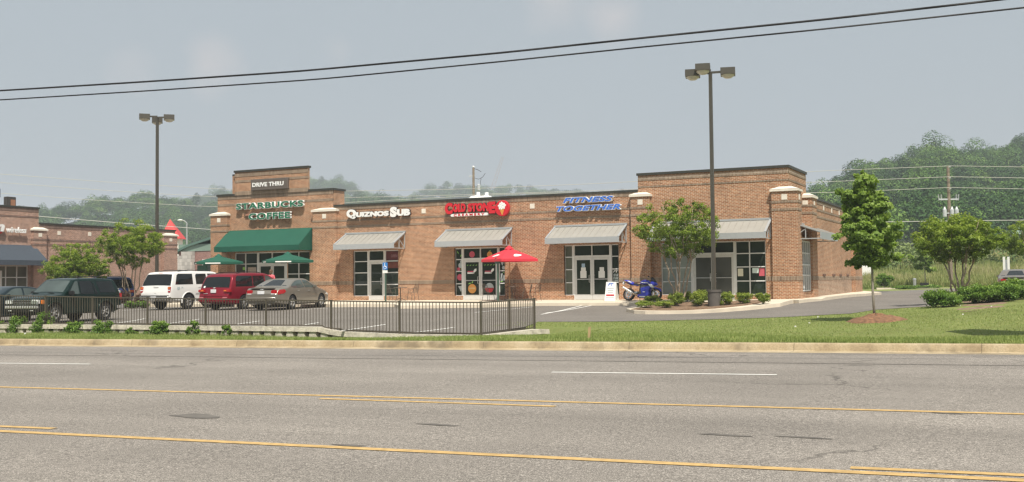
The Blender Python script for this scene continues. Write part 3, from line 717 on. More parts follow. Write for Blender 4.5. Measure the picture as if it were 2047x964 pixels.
s = thing('shop_sign', 'red lettered ice cream sign with white name bar and round cone disc', 'sign')
two(s, 'C', 890, 429, 905, 405.5, y, .07, RED); two(s, 'OLD', 906, 425, 931, 406.5, y, .06, RED); two(s, 'STON', 936, 424, 978, 405, y, .06, RED); two(s, 'E', 978, 427, 990.5, 403, y, .07, RED)
x0, z0 = W(901, 432.8, y); x1, z1 = W(975.5, 425.8, y); m = MB(); zc, r = (z0+z1)/2, (z1-z0)/2+.02
m.prism([(x0+r+math.cos(t)*r, y-.02, zc+math.sin(t)*r) for t in [math.pi*(.5+i/8) for i in range(9)]]+[(x1-r+math.cos(t)*r, y-.02, zc+math.sin(t)*r) for t in [math.pi*(-.5+i/8) for i in range(9)]], (0, .14, 0)); m.build('name_bar', WHITE, s)
letters('lettering', 'CREAMERY', x0+.2, zc-.065, x1-x0-.4, .13, y-.022, .01, RED, s, .03, space=1.5)
x0, z0 = W(1004, 416.5, y); m = MB(); m.lathe([(.01,0),(.40,0),(.42,.03),(.42,.16),(.01,.16)], (x0, y-.05, z0), (0,1,0), 36); m.build('disc', RED, s)
m = MB()
for k in range(22):
    t = k*2.4; rr = .21*math.sqrt(k/22); m.ell((x0+math.cos(t)*rr, y-.06, z0+.12+math.sin(t)*rr*.9), (.052,.02,.052), 8, 6)
m.build('scoop', WHITE, s); m = MB(); m.prism([(x0-.12,y-.055,z0-.06),(x0+.14,y-.055,z0-.06),(x0+.05,y-.055,z0-.35),(x0-.0,y-.055,z0-.35)], (0,-.012,0)); m.build('cone', ORANGE, s)
s = thing('shop_sign', 'two slanted lines of blue letters with white rims on the low wall', 'sign')
sign_line(s, 'FITNESS', 1124.5, 407.2, 1226, 390.5, y-.03, SBLUE, WHITE, .06, .3, .2, 1.04); sign_line(s, 'TOGETHER', 1111.5, 424.3, 1240.5, 406.8, y-.03, SBLUE, WHITE, .06, .3, .2, 1.04)
# roof gear
s = thing('roof_vent', 'white roof vents standing behind the low parapet', 'roof vent')
m = MB()
for u in (952, 971): p = dep(u, 396, 68); m.lathe([(.5,-.9),(.5,.0),(.32,.12),(.05,.16)], p, n=16)
m.build('dome', WHITE, s); m = MB()
for u, v in ((956,388),(973,388.5)): p = dep(u, v, 68); m.tube([p-np.array([0,0,.5]), p+np.array([0,0,.12])], .12, 8)
m.build('pipe', WHITE, s)
# ================================================================ neighbouring brick building on the left (its shopfront faces +X)
LX = -22.5
def ly(u, v=480): return float(onX(u, v, LX)[1])
left = thing('shop_building', 'brick building with slate blue awning at the left edge, partly behind two trees', 'building')
yt, ye = ly(77), ly(350)
zb_ = -.7
mb = MB(); wy0 = -18.
mb.box((LX-.3, wy0, zb_), (LX, -13.2, 6.0)); mb.box((LX-.3, -13.2, 2.32), (LX, ly(57), 6.0)); mb.box((LX-.3, ly(57), zb_), (LX, yt, 6.0)); mb.box((LX-.3, -13.2, zb_), (LX, ly(57), .1))
mb.box((LX-.3, yt, zb_), (LX, ye, 5.02)); mb.box((LX-9, ye-.3, zb_), (LX-.3, ye, 5.02)); mb.box((LX-9, wy0, zb_), (LX-.3, wy0+.3, 6.0)); mb.box((LX-9.3, wy0, zb_), (LX-9, ye, 5.0)); mb.box((LX-9, yt-.3, 5.0), (LX-.3, yt, 6.0))
mb.build('wall', BRICK2, left)
mb = MB(); mb.box((LX-8.98, wy0+.32, 4.7), (LX-.31, ye-.32, 4.8)); mb.build('roof', _M['roof_membrane'], left)
def lpier(y0, y1, z):
    m = MB(); m.box((LX, y0, zb_), (LX+.25, y1, z-.2)); o = m.build('pier', BRICK2, left)
    c = MB(); e = .07; ym = (y0+y1)/2
    c.box((LX+.001, y0-e, z-.2), (LX+.25+e, y1+e, z-.1)); c.hexa([(LX+.001,y0-e,z-.1),(LX+.25+e,y0-e,z-.1),(LX+.25+e,y1+e,z-.1),(LX+.001,y1+e,z-.1),(LX+.001,ym-.3,z+.02),(LX+.15,ym-.3,z+.02),(LX+.15,ym+.3,z+.02),(LX+.001,ym+.3,z+.02)])
    c.build('pier_cap', STONE, o); c = MB(); c.box((LX+.24, ym-.13, z-.6), (LX+.27, ym+.13, z-.36)); c.build('stone_square', STONE, o)
    for lo, hi in ((3.62,3.74),(3.94,4.06)): MB().box((LX, y0-.02, lo), (LX+.27, y1+.02, hi)).build('brown_course', SOLD2, o)
lpier(ly(62), ly(88), 4.78); lpier(ly(323), ye-.01, 4.82)
mb = Each('brown_course', SOLD2, left)
for lo, hi in ((3.62,3.74),(3.94,4.06)): mb.box((LX-.01, ly(88)+.03, lo), (LX+.018, ly(323)-.03, hi))
mb.box((LX-.01, yt+.01, 4.78), (LX+.018, ye, 5.0)); mb.box((LX-.01, wy0, 5.78), (LX+.018, yt-.01, 5.98)); mb.box((LX-.01, wy0, 5.40), (LX+.018, yt-.01, 5.50))
mb = Each('stone_square', STONE, left)
for u, v in ((118,466),(179,468)): y = ly(u, v); z = float(onX(u, v, LX)[2]); mb.box((LX-.01, y-.13, z-.13), (LX+.02, y+.13, z+.13))
mb = MB(); mb.box((LX-.36, yt+.07, 5.021), (LX+.06, ye+.06, 5.12)); mb.box((LX-.36, wy0-.06, 6.001), (LX+.06, yt+.06, 6.11)); mb.build('parapet_coping', COPING, left)
mb = MB(); w0, w1 = -13.2, ly(57)
cols = [w1-.03, ly(35.5), ly(13.5)]; dy = cols[0]-cols[1]; cols += [cols[2]-dy*k for k in range(1, 5)]
for y in cols: mb.box((LX-.16, y-.03, .1), (LX-.06, y+.03, 2.32))
for z in (2.28, 1.55, .80, .14): mb.box((LX-.15, w0, z-.03), (LX-.07, w1, z+.03))
o = mb.build('window', ALU, left); p = MB(); p.box((LX-.115, w0, .1), (LX-.105, w1, 2.31)); p.build('pane', GLASSB, o)
m = MB(); m.box((LX-.10, ly(0), .95), (LX-.09, ly(6.5), 1.98)); m.build('notice', PAPER, o)
o = fabric_awning(0, 13, 1.25, 3.62, 2.62, 2.30, mat('slate_canvas', (.05,.065,.085), .85, var=.12), left); o.rotation_euler = (0, 0, RAD(90)); o.location = (LX, ly(69)-13, 0)
s = thing('phone_shop_sign', 'white italic lettering above the slate blue awning, cut by the left edge', 'sign')
ya, za = float(onX(13, 463, LX+.2)[1]), float(onX(13, 463, LX+.2)[2]); yb, zb2 = float(onX(52.5, 453.5, LX+.2)[1]), float(onX(30, 452, LX+.2)[2])
o = letters('lettering', 'wireless', 0, 0, yb-ya, zb2-za, 0, .08, WHITE, s, .02, .22); o.location = (LX+.16, ya, za-.06); o.rotation_euler = (0, 0, RAD(90))
o = letters('lettering', 'verizon', 0, 0, 3.6, .62, 0, .08, WHITE, s, .05, .22); o.location = (LX+.16, ya-3.75, za-.02); o.rotation_euler = (0, 0, RAD(90))
m = MB(); m.prism([(LX+.10, ya-1.9, za-.28), (LX+.10, ya-.25, za-.12), (LX+.10, ya-.3, za-.02), (LX+.10, ya-1.9, za-.10)], (.06, 0, 0)); m.build('red_tick', RED, s)
# rooftop cabinet and round road sign peeping in at the edge
s = thing('rooftop_cabinet', 'dark brown cabinet standing on the far left roof', 'cabinet'); c = dep(15, 413, 76); m = MB(); m.box((c[0]-.30, c[1]-.1, c[2]-1.3), (c[0]+.12, c[1]+.62, c[2]+.70)); bevel(m.build('cabinet_body', mat('cabinet_brown', (.045,.038,.032), .5), s), .03); m = MB(); m.box((c[0]+.121, c[1]+.16, c[2]+.05), (c[0]+.14, c[1]+.54, c[2]+.5)); m.build('cabinet_door', mat('cabinet_rust', (.28,.13,.07), .6), s)
s = thing('pylon_sign', 'tall navy and white sign with pointed corners cut off by the left edge', 'sign'); c = dep(-17, 384, 84)
m = MB(); rr = .62; r_, u_ = Vector((BR[0], BR[1], 0)).normalized(), Vector((0,0,1)); c = Vector(c); pts = [(-1.0,.1),(-.75,.85),(0,1.0),(.35,.75),(.58,.2),(.58,-.35),(.3,-.8),(-.2,-1.0),(-.8,-.85)]
m.prism([c+r_*a+u_*b*1.05 for a, b in pts], Vector((-r_.y, r_.x, 0))*.25); m.build('sign_face', mat('sign_navy', (.02,.035,.07), .4), s)
m = MB(); d = Vector((r_.y, -r_.x, 0))*.01
for a in (((-.6,.3),(-.1,.75),(.2,.45),(-.2,.2)),((-.3,-.1),(.42,.1),(.45,-.2),(-.2,-.4)),((-.1,-.5),(.25,-.35),(.2,-.65),(-.1,-.8))): m.prism([c+r_*x+u_*z*1.05 for x, z in a], d)
m.build('white_mark', WHITE, s); m = MB(); m.box((c.x-.12, c.y+.1, 0), (c.x+.12, c.y+.35, c.z)); m.build('sign_post', PLASTERW, s)

# ================================================================ buildings further back
def obox(m, c, hw, hd, z0, z1):   # box turned to the viewer's bearing
    c = Vector((c[0], c[1], 0)); f = Vector((-r_.y, r_.x, 0)); q = [c-r_*hw-f*hd, c+r_*hw-f*hd, c+r_*hw+f*hd, c-r_*hw+f*hd]
    m.hexa([(p.x,p.y,z0) for p in q]+[(p.x,p.y,z1) for p in q])
GREENROOF = mat('green_metal_roof', (.13,.22,.18), .5, .2, var=.06)
b = thing('store_building', 'brick store with green metal roof behind the row, seen between the two buildings', 'building')
y0 = 22.; xa, xb = float(onY(358, 520, y0)[0]), float(onY(470, 520, y0)[0]); zt = float(onY(400, 502, y0)[2]); ze = float(onY(352, 506, y0)[2]); zr_ = float(onY(418, 484, y0)[2])
m = MB(); m.box((xa, y0, -.6), (xb, y0+12, zt)); m.build('wall', BRICK3, b)
m = MB(); m.box((xa, y0-.05, zt), (xb, y0+.3, zt+.62)); m.build('green_fascia', mat('green_siding', (.22,.31,.25), .5, var=.1, vs=12), b)
m = MB(); m.prism([(xa-.5,y0-.25,ze-.1),(xa-.5,y0-.25,ze+.12),(xa+1.3,y0-.25,zt+.62),(xb,y0-.25,zr_+1.0),(xb,y0-.25,zr_+.8),(xa+1.3,y0-.25,zt+.42)], (0, 12.6, 0)); m.build('roof', GREENROOF, b)
SBLK = brick_mat('white_stone', (.60,.57,.52), (.58,.55,.50), (.50,.47,.43), w=.6, h=.3, mort=.02)
m = MB(); xp0, xp1 = float(onY(362, 520, y0-.6)[0]), float(onY(381, 520, y0-.6)[0]); zz = float(onY(370, 503, y0-.6)[2]); m.box((xp0, y0-.6, -.6), (xp1, y0-.06, zz)); xq = float(onY(349, 520, y0-.3)[0]); m.box((xq, y0-.3, -.6), (xp0-.01, y0-.06, zz-.35)); m.build('stone_pier', SBLK, b)
m = MB(); xd0, xd1 = float(onY(404.5, 560, y0-.05)[0]), float(onY(428, 560, y0-.05)[0]); zd = float(onY(404, 519, y0)[2]); m.box((xd0, y0-.08, -.5), (xd1, y0-.01, zd)); o = m.build('door', PLASTERW, b); m = MB(); m.box((xd0+.12, y0-.1, -.4), (xd1-.12, y0-.081, zd-.14)); m.build('pane', GLASS, o)
b = thing('roof_tower', 'building with a red pyramid roof on a white tower behind the left trees', 'building')
c = dep(346, 478, 125); hw = 20.5*125/FPX
apex = dep(340, 438, 126); bz = float(c[2]); m = MB(); cc = Vector((c[0], c[1], 0)); f = Vector((-r_.y, r_.x, 0))
q = [cc-r_*hw-f*hw, cc+r_*hw-f*hw, cc+r_*hw+f*hw, cc-r_*hw+f*hw]
m.add([(p.x, p.y, bz) for p in q]+[(apex[0], apex[1], apex[2])], [(0,1,4),(1,2,4),(2,3,4),(3,0,4),(3,2,1,0)]); m.build('roof', mat('red_roof', (.62,.055,.05), .5, var=.06), b)
m = MB(); obox(m, cc+r_*.0, hw*.72, hw*.72, -1, bz-.01); m.build('tower_wall', PLASTERW, b); m = MB(); obox(m, cc+r_*2.6+f*3, 3.6, 3., -1, bz-3.4); m.build('wall', mat('cream_wall', (.60,.57,.52), .7), b)
m = MB(); obox(m, cc+r_*2.6+f*3, 3.8, 3.2, bz-3.4, bz-2.9); m.build('cornice', mat('pink_trim', (.45,.25,.25), .7), b)
b = thing('white_house', 'small white building with dark windows on the bank behind the maple', 'building')
c = dep(1676, 520, 112); z0, z1 = float(dep(1672, 534, 112)[2]), float(dep(1690, 503, 112)[2]); m = MB(); obox(m, c, 2.6, 2.5, z0-2, z1); m.build('wall', PLASTERW, b); m = MB(); obox(m, c, 2.75, 2.65, z1, z1+.18); m.build('roof', mat('grey_roof', (.30,.31,.32), .7), b)
fv = Vector((-r_.y, r_.x, 0))
for k in range(4): m = MB(); obox(m, Vector((c[0], c[1], 0))+r_*(-1.8+1.2*k)-fv*2.52, .35, .03, z0+.5, z1-.45); m.build('window', GLASS, b)
c2 = dep(1640, 528, 140); m = MB(); obox(m, c2, 5, 2, 0, float(dep(1640, 519, 140)[2])); m.build('annex', mat('blue_grey_wall', (.33,.37,.42), .7), b)
b = thing('hillside_building', 'low building with pale green roof on the slope at the right edge', 'building')
c = dep(2050, 452, 210); z0, z1 = float(dep(2030, 470, 210)[2]), float(dep(2030, 446, 210)[2]); m = MB(); obox(m, c, 6.5, 4, z0-6, z0+.2); m.build('wall', mat('cream_wall2', (.5,.48,.43), .7), b)
m = MB(); cc = Vector((c[0], c[1], 0)); m.prism([tuple((cc-r_*6.8-fv*4.4))[:2]+(z0,), tuple((cc-r_*6.8+fv*0))[:2]+(z1+1.,), tuple((cc-r_*6.8+fv*4.4))[:2]+(z0,)], r_*13.6); m.build('roof', mat('pale_green_roof', (.30,.42,.34), .6), b)
b = thing('entrance_sign', 'grey panel sign between two white posts near the right hedge', 'sign')
ps = []
for u in (2008.5, 2017.5): p = dep(u, 575, 92); m = MB(); z1 = float(dep(u, 513.5, 92)[2]); m.box((p[0]-.09, p[1]-.09, -.3), (p[0]+.09, p[1]+.09, z1)); m.build('post', PLASTERW, b); ps.append(p)
m = MB(); m.bar((ps[0][0], ps[0][1], 1.3), (ps[1][0], ps[1][1], 1.3), .06, 2.3); m.build('panel', mat('sign_grey', (.25,.27,.28), .6, var=.2), b)

# ================================================================ light poles, utility poles, cables
def lamp_head(m, l, c, az, w=.62, d=.74, h=.28):
    ca, sa = math.cos(az), math.sin(az)
    def t(x, y, z): return (c[0]+x*ca-y*sa, c[1]+x*sa+y*ca, c[2]+z)
    m.hexa([t(-w/2,-d/2,0),t(w/2,-d/2,0),t(w/2,d/2,0),t(-w/2,d/2,0),t(-w/2,-d/2,h),t(w/2,-d/2,h),t(w/2,d/2,h),t(-w/2,d/2,h)])
    n = 10; vs = []; fs = []
    for j, (rr, dz) in enumerate(((.46,.0),(.40,-.06),(.26,-.12),(.02,-.145))):
        for k in range(n): a = 6.2832*k/n; vs.append(t(math.cos(a)*rr*w, math.sin(a)*rr*d, dz-.001))
    fs = [(i*n+k, (i*n+(k+1) % n), (i+1)*n+(k+1) % n, (i+1)*n+k) for i in range(3) for k in range(n)]
    l.add(vs, fs)
LENS = mat('lamp_lens', (.62,.58,.50), .25, var=.1)
def light_pole(label, base, top, heads, tilt=(0,0), drum=True, w=.155):
    z0 = base[2]; H = top; s = thing('light_pole', label, 'light pole', (base[0], base[1], z0), group='parking lot light poles')
    m = MB(); m.hexa([(-w/2,-w/2,0),(w/2,-w/2,0),(w/2,w/2,0),(-w/2,w/2,0)]+[(x*.42+tilt[0], y*.42+tilt[1], H) for x, y in ((-w,-w),(w,-w),(w,w),(-w,w))]); m.build('pole', BRONZE, s)
    if drum: m = MB(); m.lathe([(.27,-.3),(.27,.58),(.30,.58),(.30,.68),(.1,.68)], (0,0,0), n=24); m.build('base_drum', mat('drum_grey', (.10,.09,.08), .75, var=.1), s, smooth=40)
    for (dx, dy, dz, az) in heads:
        m = MB(); l = MB(); c = (tilt[0]+dx, tilt[1]+dy, H-.18+dz); lamp_head(m, l, c, az); o = m.build('lamp_head', BRONZE, s); l.build('lens', LENS, o, smooth=60)
        a = MB(); a.bar((tilt[0], tilt[1], H-.02+dz), (tilt[0]+dx*.7, tilt[1]+dy*.7, H-.02+dz), .07, .09); a.build('arm', BRONZE, o)
    return s
b = onT(1428, 611, .2); H = float(dep(1417.5, 141, (onT(1428, 611, .2)-CAM)@BF)[2]-b[2])
light_pole('tall bronze light pole with three lamp heads on a drum base among the shrubs', b, H, [(.74,.12,0,.25),(-.70,-.30,-.02,.25),(-.12,-.72,.10,.25)])
pz = -7.; b = onY(313.5, 600, -2.0); b = np.array([b[0], b[1], T(b[0], b[1])]); H = float(dep(314, 232, (b-CAM)@BF)[2]-b[2])
light_pole('tall bronze light pole with three lamp heads behind the white vehicle', b, H, [(.66,.3,0,.78),(-.66,-.38,.06,.78),(-.5,.5,-.06,.78)])
# unseen pole with an added board, shaped to throw the dark patch on the lawn
b = np.array([36.95, -23.95, T(36.95, -23.95)]); s = thing('shadow_board', 'unseen board on a pole right of the view, shaped to shade the lawn', 'sign', tuple(b)); m = MB(); m.tube([(0,0,-.2),(0,0,5.0)], .07, 10); m.build('post', BRONZE, s)
m = MB(); m.prism([(-.95,.3,3.6),(.85,-.25,3.6),(.85,-.25,5.2),(.1,0,6.6),(-.95,.3,5.4)], (.05,.12,0)); m.build('shade_panel', BRONZE, s)

def utility_pole(label, u, vtop, vbase, Z, r=.17):
    p = dep(u, vbase, Z); t = dep(u, vtop, Z); s = thing('utility_pole', label, 'utility pole', (p[0], p[1], -.2), group='wooden utility poles'); m = MB(); m.tube([(0,0,0),(0,0,t[2]+.2)], [r, r*.72], 10); m.build('pole', WOOD, s); return s, t[2]+.2
GREYT = mat('transformer_grey', (.55,.57,.58), .4, .2, var=.05)
s, h = utility_pole('weathered utility pole with arms and three grey cans before the right hill', 1902, 331, 600, 91)
m = MB(); rx, ry = r_.x, r_.y; zz = float(dep(1902, 398, 91)[2])+.2; m.bar((-rx*.85,-ry*.85,zz), (rx*.75,ry*.75,zz), .1, .12); m.build('cross_arm', GREYT, s)
for a in (-.85,-.62,.62,.8): m = MB(); m.tube([(rx*a,ry*a,zz-.1),(rx*a*1.05,ry*a*1.05,zz+.42)], .05, 6); m.build('insulator', SILVER, s)
zz = float(dep(1902, 426, 91)[2])+.2; m = MB(); m.bar((-rx*.5,-ry*.5-.1,zz), (rx*.7,ry*.7-.1,zz), .08, .1); m.build('cross_arm', GREYT, s)
for a in (-.36,.26,.66): m = MB(); m.lathe([(.05,-.3),(.17,-.3),(.17,.3),(.1,.36),(.06,.55),(.03,.55)], (rx*a,ry*a-.25,zz), n=12); m.build('transformer', GREYT, s, smooth=40)
for vv in (334, 356, 378): zz = float(dep(1902, vv, 91)[2])+.2; m = MB(); m.tube([(0,-.1,zz),(rx*.22,ry*.22-.1,zz+.05)], .06, 6); m.build('insulator', SILVER, s)
s, h = utility_pole('weathered utility pole with drooping leads behind the low roof in the middle', 948.5, 335, 580, 104, .15)
m = MB(); zz = float(dep(948, 351, 104)[2])+.2; m.bar((-rx*.42,-ry*.42,zz-.03), (rx*.1,ry*.1,zz), .12, .1); m.build('bracket', GREYT, s)
m = MB(); z0 = float(dep(948, 336, 104)[2])+.2; m.tube([(0,0,z0),(rx*.4,ry*.4,z0-.12),(rx*.75,ry*.75,z0-.32)], .025, 5); z1 = z0-.9; m.tube([(0,0,z1),(rx*.5,ry*.5,z1-.15),(rx*.9,ry*.9,z1+.05),(rx*1.15,ry*1.15,z1+.42)], .022, 5); m.tube([(rx*.75,ry*.75,z1),(rx*.62,ry*.62,z1-.85)], .022, 5); m.build('lead', DARKP, s)
m = MB(); m.lathe([(.05,-.4),(.16,-.35),(.16,.2),(.05,.3)], (rx*.5, ry*.5, z1-.9), n=10); m.build('transformer', GREYT, s)
m = MB(); m.ell((0,0,z0+.16), (.13,.13,.1), 8, 6); m.build('pole_cap', WHITE, s)
s, h = utility_pole('small distant pole with a short cross arm far right on the slope', 2011, 430, 470, 190, .16)
m = MB(); zz = float(dep(2011, 432, 190)[2])+.2; m.bar((-rx*.9,-ry*.9,zz), (rx*.5,ry*.5,zz), .15, .15); m.build('cross_arm', WOOD, s)
s = thing('street_light', 'slim grey street light with a curved arm beyond the red roof', 'street light'); p = dep(373.5, 490, 112); t = dep(373.5, 446, 112); a = dep(368, 441.5, 112); e = dep(360, 440.5, 112)
m = MB(); m.tube([(p[0],p[1],-.3),t,a,e], [.1,.08,.06,.05], 8); m.build('pole', SILVER, s); m = MB(); m.ell(e, (.35,.2,.1), 8, 6); m.build('lamp_head', WHITE, s)
s = thing('tower_crane_boom', 'faint lattice boom rising far behind the low roof', 'crane'); m = MB()
p0, p1 = Vector(dep(984, 378, 520)), Vector(dep(1005, 314, 520)); o1 = r_*.9
m.tube([p0-o1,p1-o1*.5], .07, 4); m.tube([p0+o1,p1+o1*.5], .07, 4)
for k in range(14): a, b_ = p0.lerp(p1, k/14), p0.lerp(p1, (k+1)/14); m.tube([a+o1*(1 if k % 2 else -1)*(1-k/28), b_-o1*(1 if k % 2 else -1)*(1-k/28)], .04, 4)
m.build('boom', mat('crane_paint', (.45,.36,.34), .6), s)
# pale wires behind the buildings
CABLE = mat('cable_black', (.012,.012,.013), .6, var=0); WIRE = mat('wire_aluminium', (.62,.60,.54), .45, .3, var=0)
def zlin(u): return 91+(1902-u)*.0075
wires = [('topmost', [(-260,330),(0,348),(240,366),(430,378),(640,383),(900,379),(1200,367),(1640,342),(1902,331.8),(2047,334),(2300,340)]),
         ('middle', [(-260,347),(0,365),(240,383),(430,394),(660,396),(900,390.5),(1200,381),(1640,364),(1902,353.5),(2047,356),(2300,362)]),
         ('lowest', [(-260,366),(0,386.5),(175,399.5),(420,414),(640,408),(960,391),(1060,387.3),(1300,383),(1640,386),(1902,375),(2047,378),(2300,384)])]
for nm, P in wires:
    m = MB(); us = np.arange(-260, 2301, 40.); cs_ = np.interp(us, [p[0] for p in P], [p[1] for p in P])
    k = np.array([.25,.5,.25]); c3 = np.convolve(np.pad(cs_, 1, mode='edge'), k, 'valid'); i9 = int(np.argmin(abs(us-1902))); c3[i9] = cs_[i9]
    m.tube([dep(u, v, zlin(u)) for u, v in zip(us, c3)], .022, 5); tag(m.build('power_line', WIRE), f'{nm} of the three pale wires running behind the roofs to the right utility pole', 'wire', 'pale wires behind the row')
m = MB(); m.tube([dep(u, v, 97) for u, v in ((-200,404),(76,432.5),(240,446),(420,459),(640,470))], .03, 5); tag(m.build('power_line', WIRE), 'pale wire crossing low in front of the left hill above the left roof', 'wire')
m = MB(); m.tube([dep(u, v, 150) for u, v in ((1640,446),(1760,444),(1900,442),(2047,440.3),(2200,439))], .05, 5); tag(m.build('power_line', WIRE), 'pale far wire low across the right hill behind the crown of the right tree', 'wire')
# two heavy black cables over the roadside
def zc(u): return 1/(1/17.2+(u-1024)*(1/14.6-1/17.2)/1023)
for nm, P, th in (('upper', [(-300,197),(0,181.5),(300,163),(600,142.5),(1000,106),(1295,75),(1650,39),(1970,3),(2200,-24)], .0165), ('lower', [(-300,216),(0,200),(300,181.5),(640,158.5),(1000,123.5),(1295,93),(1650,58),(2047,15.5),(2200,-2)], .0125)):
    m = MB(); us = np.arange(-300, 2201, 50.); vs = np.interp(us, [p[0] for p in P], [p[1] for p in P]); k = np.array([.25,.5,.25]); vs[1:-1] = np.convolve(vs, k, 'valid')
    m.tube([dep(u, v, zc(u)) for u, v in zip(us, vs)], th, 6); tag(m.build('overhead_cable', CABLE, smooth=60), f'{nm} of the two thick black cables crossing the sky', 'cable', 'black cables over the road')

# ================================================================ railing and its low block wall
def iz(u): return 1/(.02611+(u-240)*6.04e-6)
fp = []
tops = np.interp; 
for u in (-300,-190,-95,0,91,185,295,411,532,662,798.5,961):
    vt = float(np.interp(u, [-300,0,259,411,663,799,962], [586.5,591,595.5,598,601.7,603.9,604.9])); Z = iz(u)
    fp.append((u, dep(u, vt, Z)))
def fbot(u): return float(np.interp(u, [-300,0,231,645,646,684.9,685,800,962], [646,647,648.4,652.5,656.5,659.5,661.5,666.5,668.6]))
ret = [(1018, dep(1018, 601.3, 34.2)), (1068, dep(1068, 598, 35.7))]
fence = thing('metal_railing', 'dark bronze picket railing along the low block wall, turning back at its right end', 'railing')
allp = fp+ret
def fb(u, Z): return float(dep(u, fbot(u) if u < 962 else np.interp(u, [962,1068], [668.6,657]), Z)[2])
zb = []
for u, p in allp: Z = float((p-CAM)@BF); zb.append(fb(u, Z))
for (u, p), z in zip(allp, zb):
    m = MB(); m.box((p[0]-.028, p[1]-.028, z-.14), (p[0]+.028, p[1]+.028, p[2]+.02)); m.box((p[0]-.034, p[1]-.034, p[2]+.0201), (p[0]+.034, p[1]+.034, p[2]+.035)); m.build('post', FENCEM, fence)
for i in range(len(allp)-1):
    (ua, a), (ub, b) = allp[i], allp[i+1]; A, B = Vector(a), Vector(b); m = MB(); n = max(4, int((B-A).length/.115))
    m.bar(A, B, .045, .04)
    def zl(t):
        u = ua+(ub-ua)*t; p = A.lerp(B, t); return fb(u, float((np.array(p)-CAM)@BF))
    ts = [k/n for k in range(n+1)]; prev = None
    for t in ts[1:-1]:
        p = A.lerp(B, t); z = zl(t); m.box((p.x-.0085, p.y-.0085, z+.03), (p.x+.0085, p.y+.0085, p.z-.02))
    for k in range(n):
        p, q = A.lerp(B, k/n), A.lerp(B, (k+1)/n); za, zb_2 = zl((k+.01)/n), zl((k+.99)/n); m.bar((p.x,p.y,za+.03), (q.x,q.y,zb_2+.03), .032, .032)
    m.build('panel', FENCEM, fence)
BLOCK = mat('wall_block', (.50,.46,.38), .95, var=.28, vs=5, bmp=.02, bs=24)
wall = thing('block_wall', 'low pale block retaining wall with dark planting gaps under the railing', 'wall')
cap = MB(); blk = MB(); back = MB()
us = np.arange(-300, 1062, 18.0); fd = Vector((0.02, -1, 0)).normalized()
def capz(u, Z): return fb(u, Z)-.015
def wallrun2(pts, out):
    """pts: list of (point xy, capz, stepflag), out: outward direction"""
    for (p, za), (q, zb3) in zip(pts[:-1], pts[1:]):
        p, q = Vector((p[0], p[1], 0)), Vector((q[0], q[1], 0)); d = (q-p); L_ = d.length; d.normalize()
        gap = .006
        if abs(za-zb3) > .09: zb3 = za
        cap.hexa([tuple((p+d*gap-out*.20))[:2]+(za-.155,), tuple((q-d*gap-out*.20))[:2]+(zb3-.155,), tuple((q-d*gap+out*.14))[:2]+(zb3-.155,), tuple((p+d*gap+out*.14))[:2]+(za-.155,),
                  tuple((p+d*gap-out*.20))[:2]+(za,), tuple((q-d*gap-out*.20))[:2]+(zb3,), tuple((q-d*gap+out*.12))[:2]+(zb3,), tuple((p+d*gap+out*.12))[:2]+(za,)])
        back.hexa([tuple((p-out*.25))[:2]+(za-.7,), tuple((q-out*.25))[:2]+(zb3-.7,), tuple((q-out*.13))[:2]+(zb3-.7,), tuple((p-out*.13))[:2]+(za-.7,),
                   tuple((p-out*.25))[:2]+(za-.16,), tuple((q-out*.25))[:2]+(zb3-.16,), tuple((q-out*.13))[:2]+(zb3-.16,), tuple((p-out*.13))[:2]+(za-.16,)])
        for row in range(2):
            z1 = -.157-row*.21; z0 = z1-.2; off = .0 if row == 0 else L_*.5; w0, w1 = L_*.56, L_*.78
            c = p+d*(L_*.5+(0 if row == 0 else L_*.5)); zc_ = za
            o2 = out*(.10+row*.03)
            blk.hexa([tuple(c-d*w1/2-out*.12)[:2]+(zc_+z0,), tuple(c+d*w1/2-out*.12)[:2]+(zc_+z0,), tuple(c+d*w1/2*.86+o2)[:2]+(zc_+z0,), tuple(c-d*w1/2*.86+o2)[:2]+(zc_+z0,),
                      tuple(c-d*w0/2-out*.12)[:2]+(zc_+z1,), tuple(c+d*w0/2-out*.12)[:2]+(zc_+z1,), tuple(c+d*w0/2*.86+o2)[:2]+(zc_+z1,), tuple(c-d*w0/2*.86+o2)[:2]+(zc_+z1,)])
pts = []; step = .44; A0, A1 = fp[0][1], fp[-1][1]; n = int(np.linalg.norm((A1-A0)[:2])/step)
for k in range(n+1):
    t = k/n; q = A0+(A1-A0)*t; 
    uu = float(np.interp(t, np.linspace(0, 1, 2), [0, 1])); d = q-CAM; Zq = d@BF; uq = 1023.5+FPX*(d@BR)/Zq
    pts.append(((q[0], q[1]-.05), capz(uq, Zq)))
wallrun2(pts, Vector((.05,-1,0)).normalized())
C0, C1 = fp[-1][1], dep(1088, 597, 35.2); pts = []; n = int(np.linalg.norm((C1-C0)[:2])/step)
for k in range(n+1):
    q = C0+(C1-C0)*k/n; d = q-CAM; Zq = d@BF; uq = 1023.5+FPX*(d@BR)/Zq; pts.append(((q[0]+.06, q[1]), capz(max(uq, 962.5), Zq)))
wallrun2(pts, Vector((1,-.12,0)).normalized())
cap.build('cap_course', BLOCK, wall); blk.build('block', BLOCK, wall); back.build('core', mat('wall_core', (.27,.25,.22), .95, var=.2), wall)

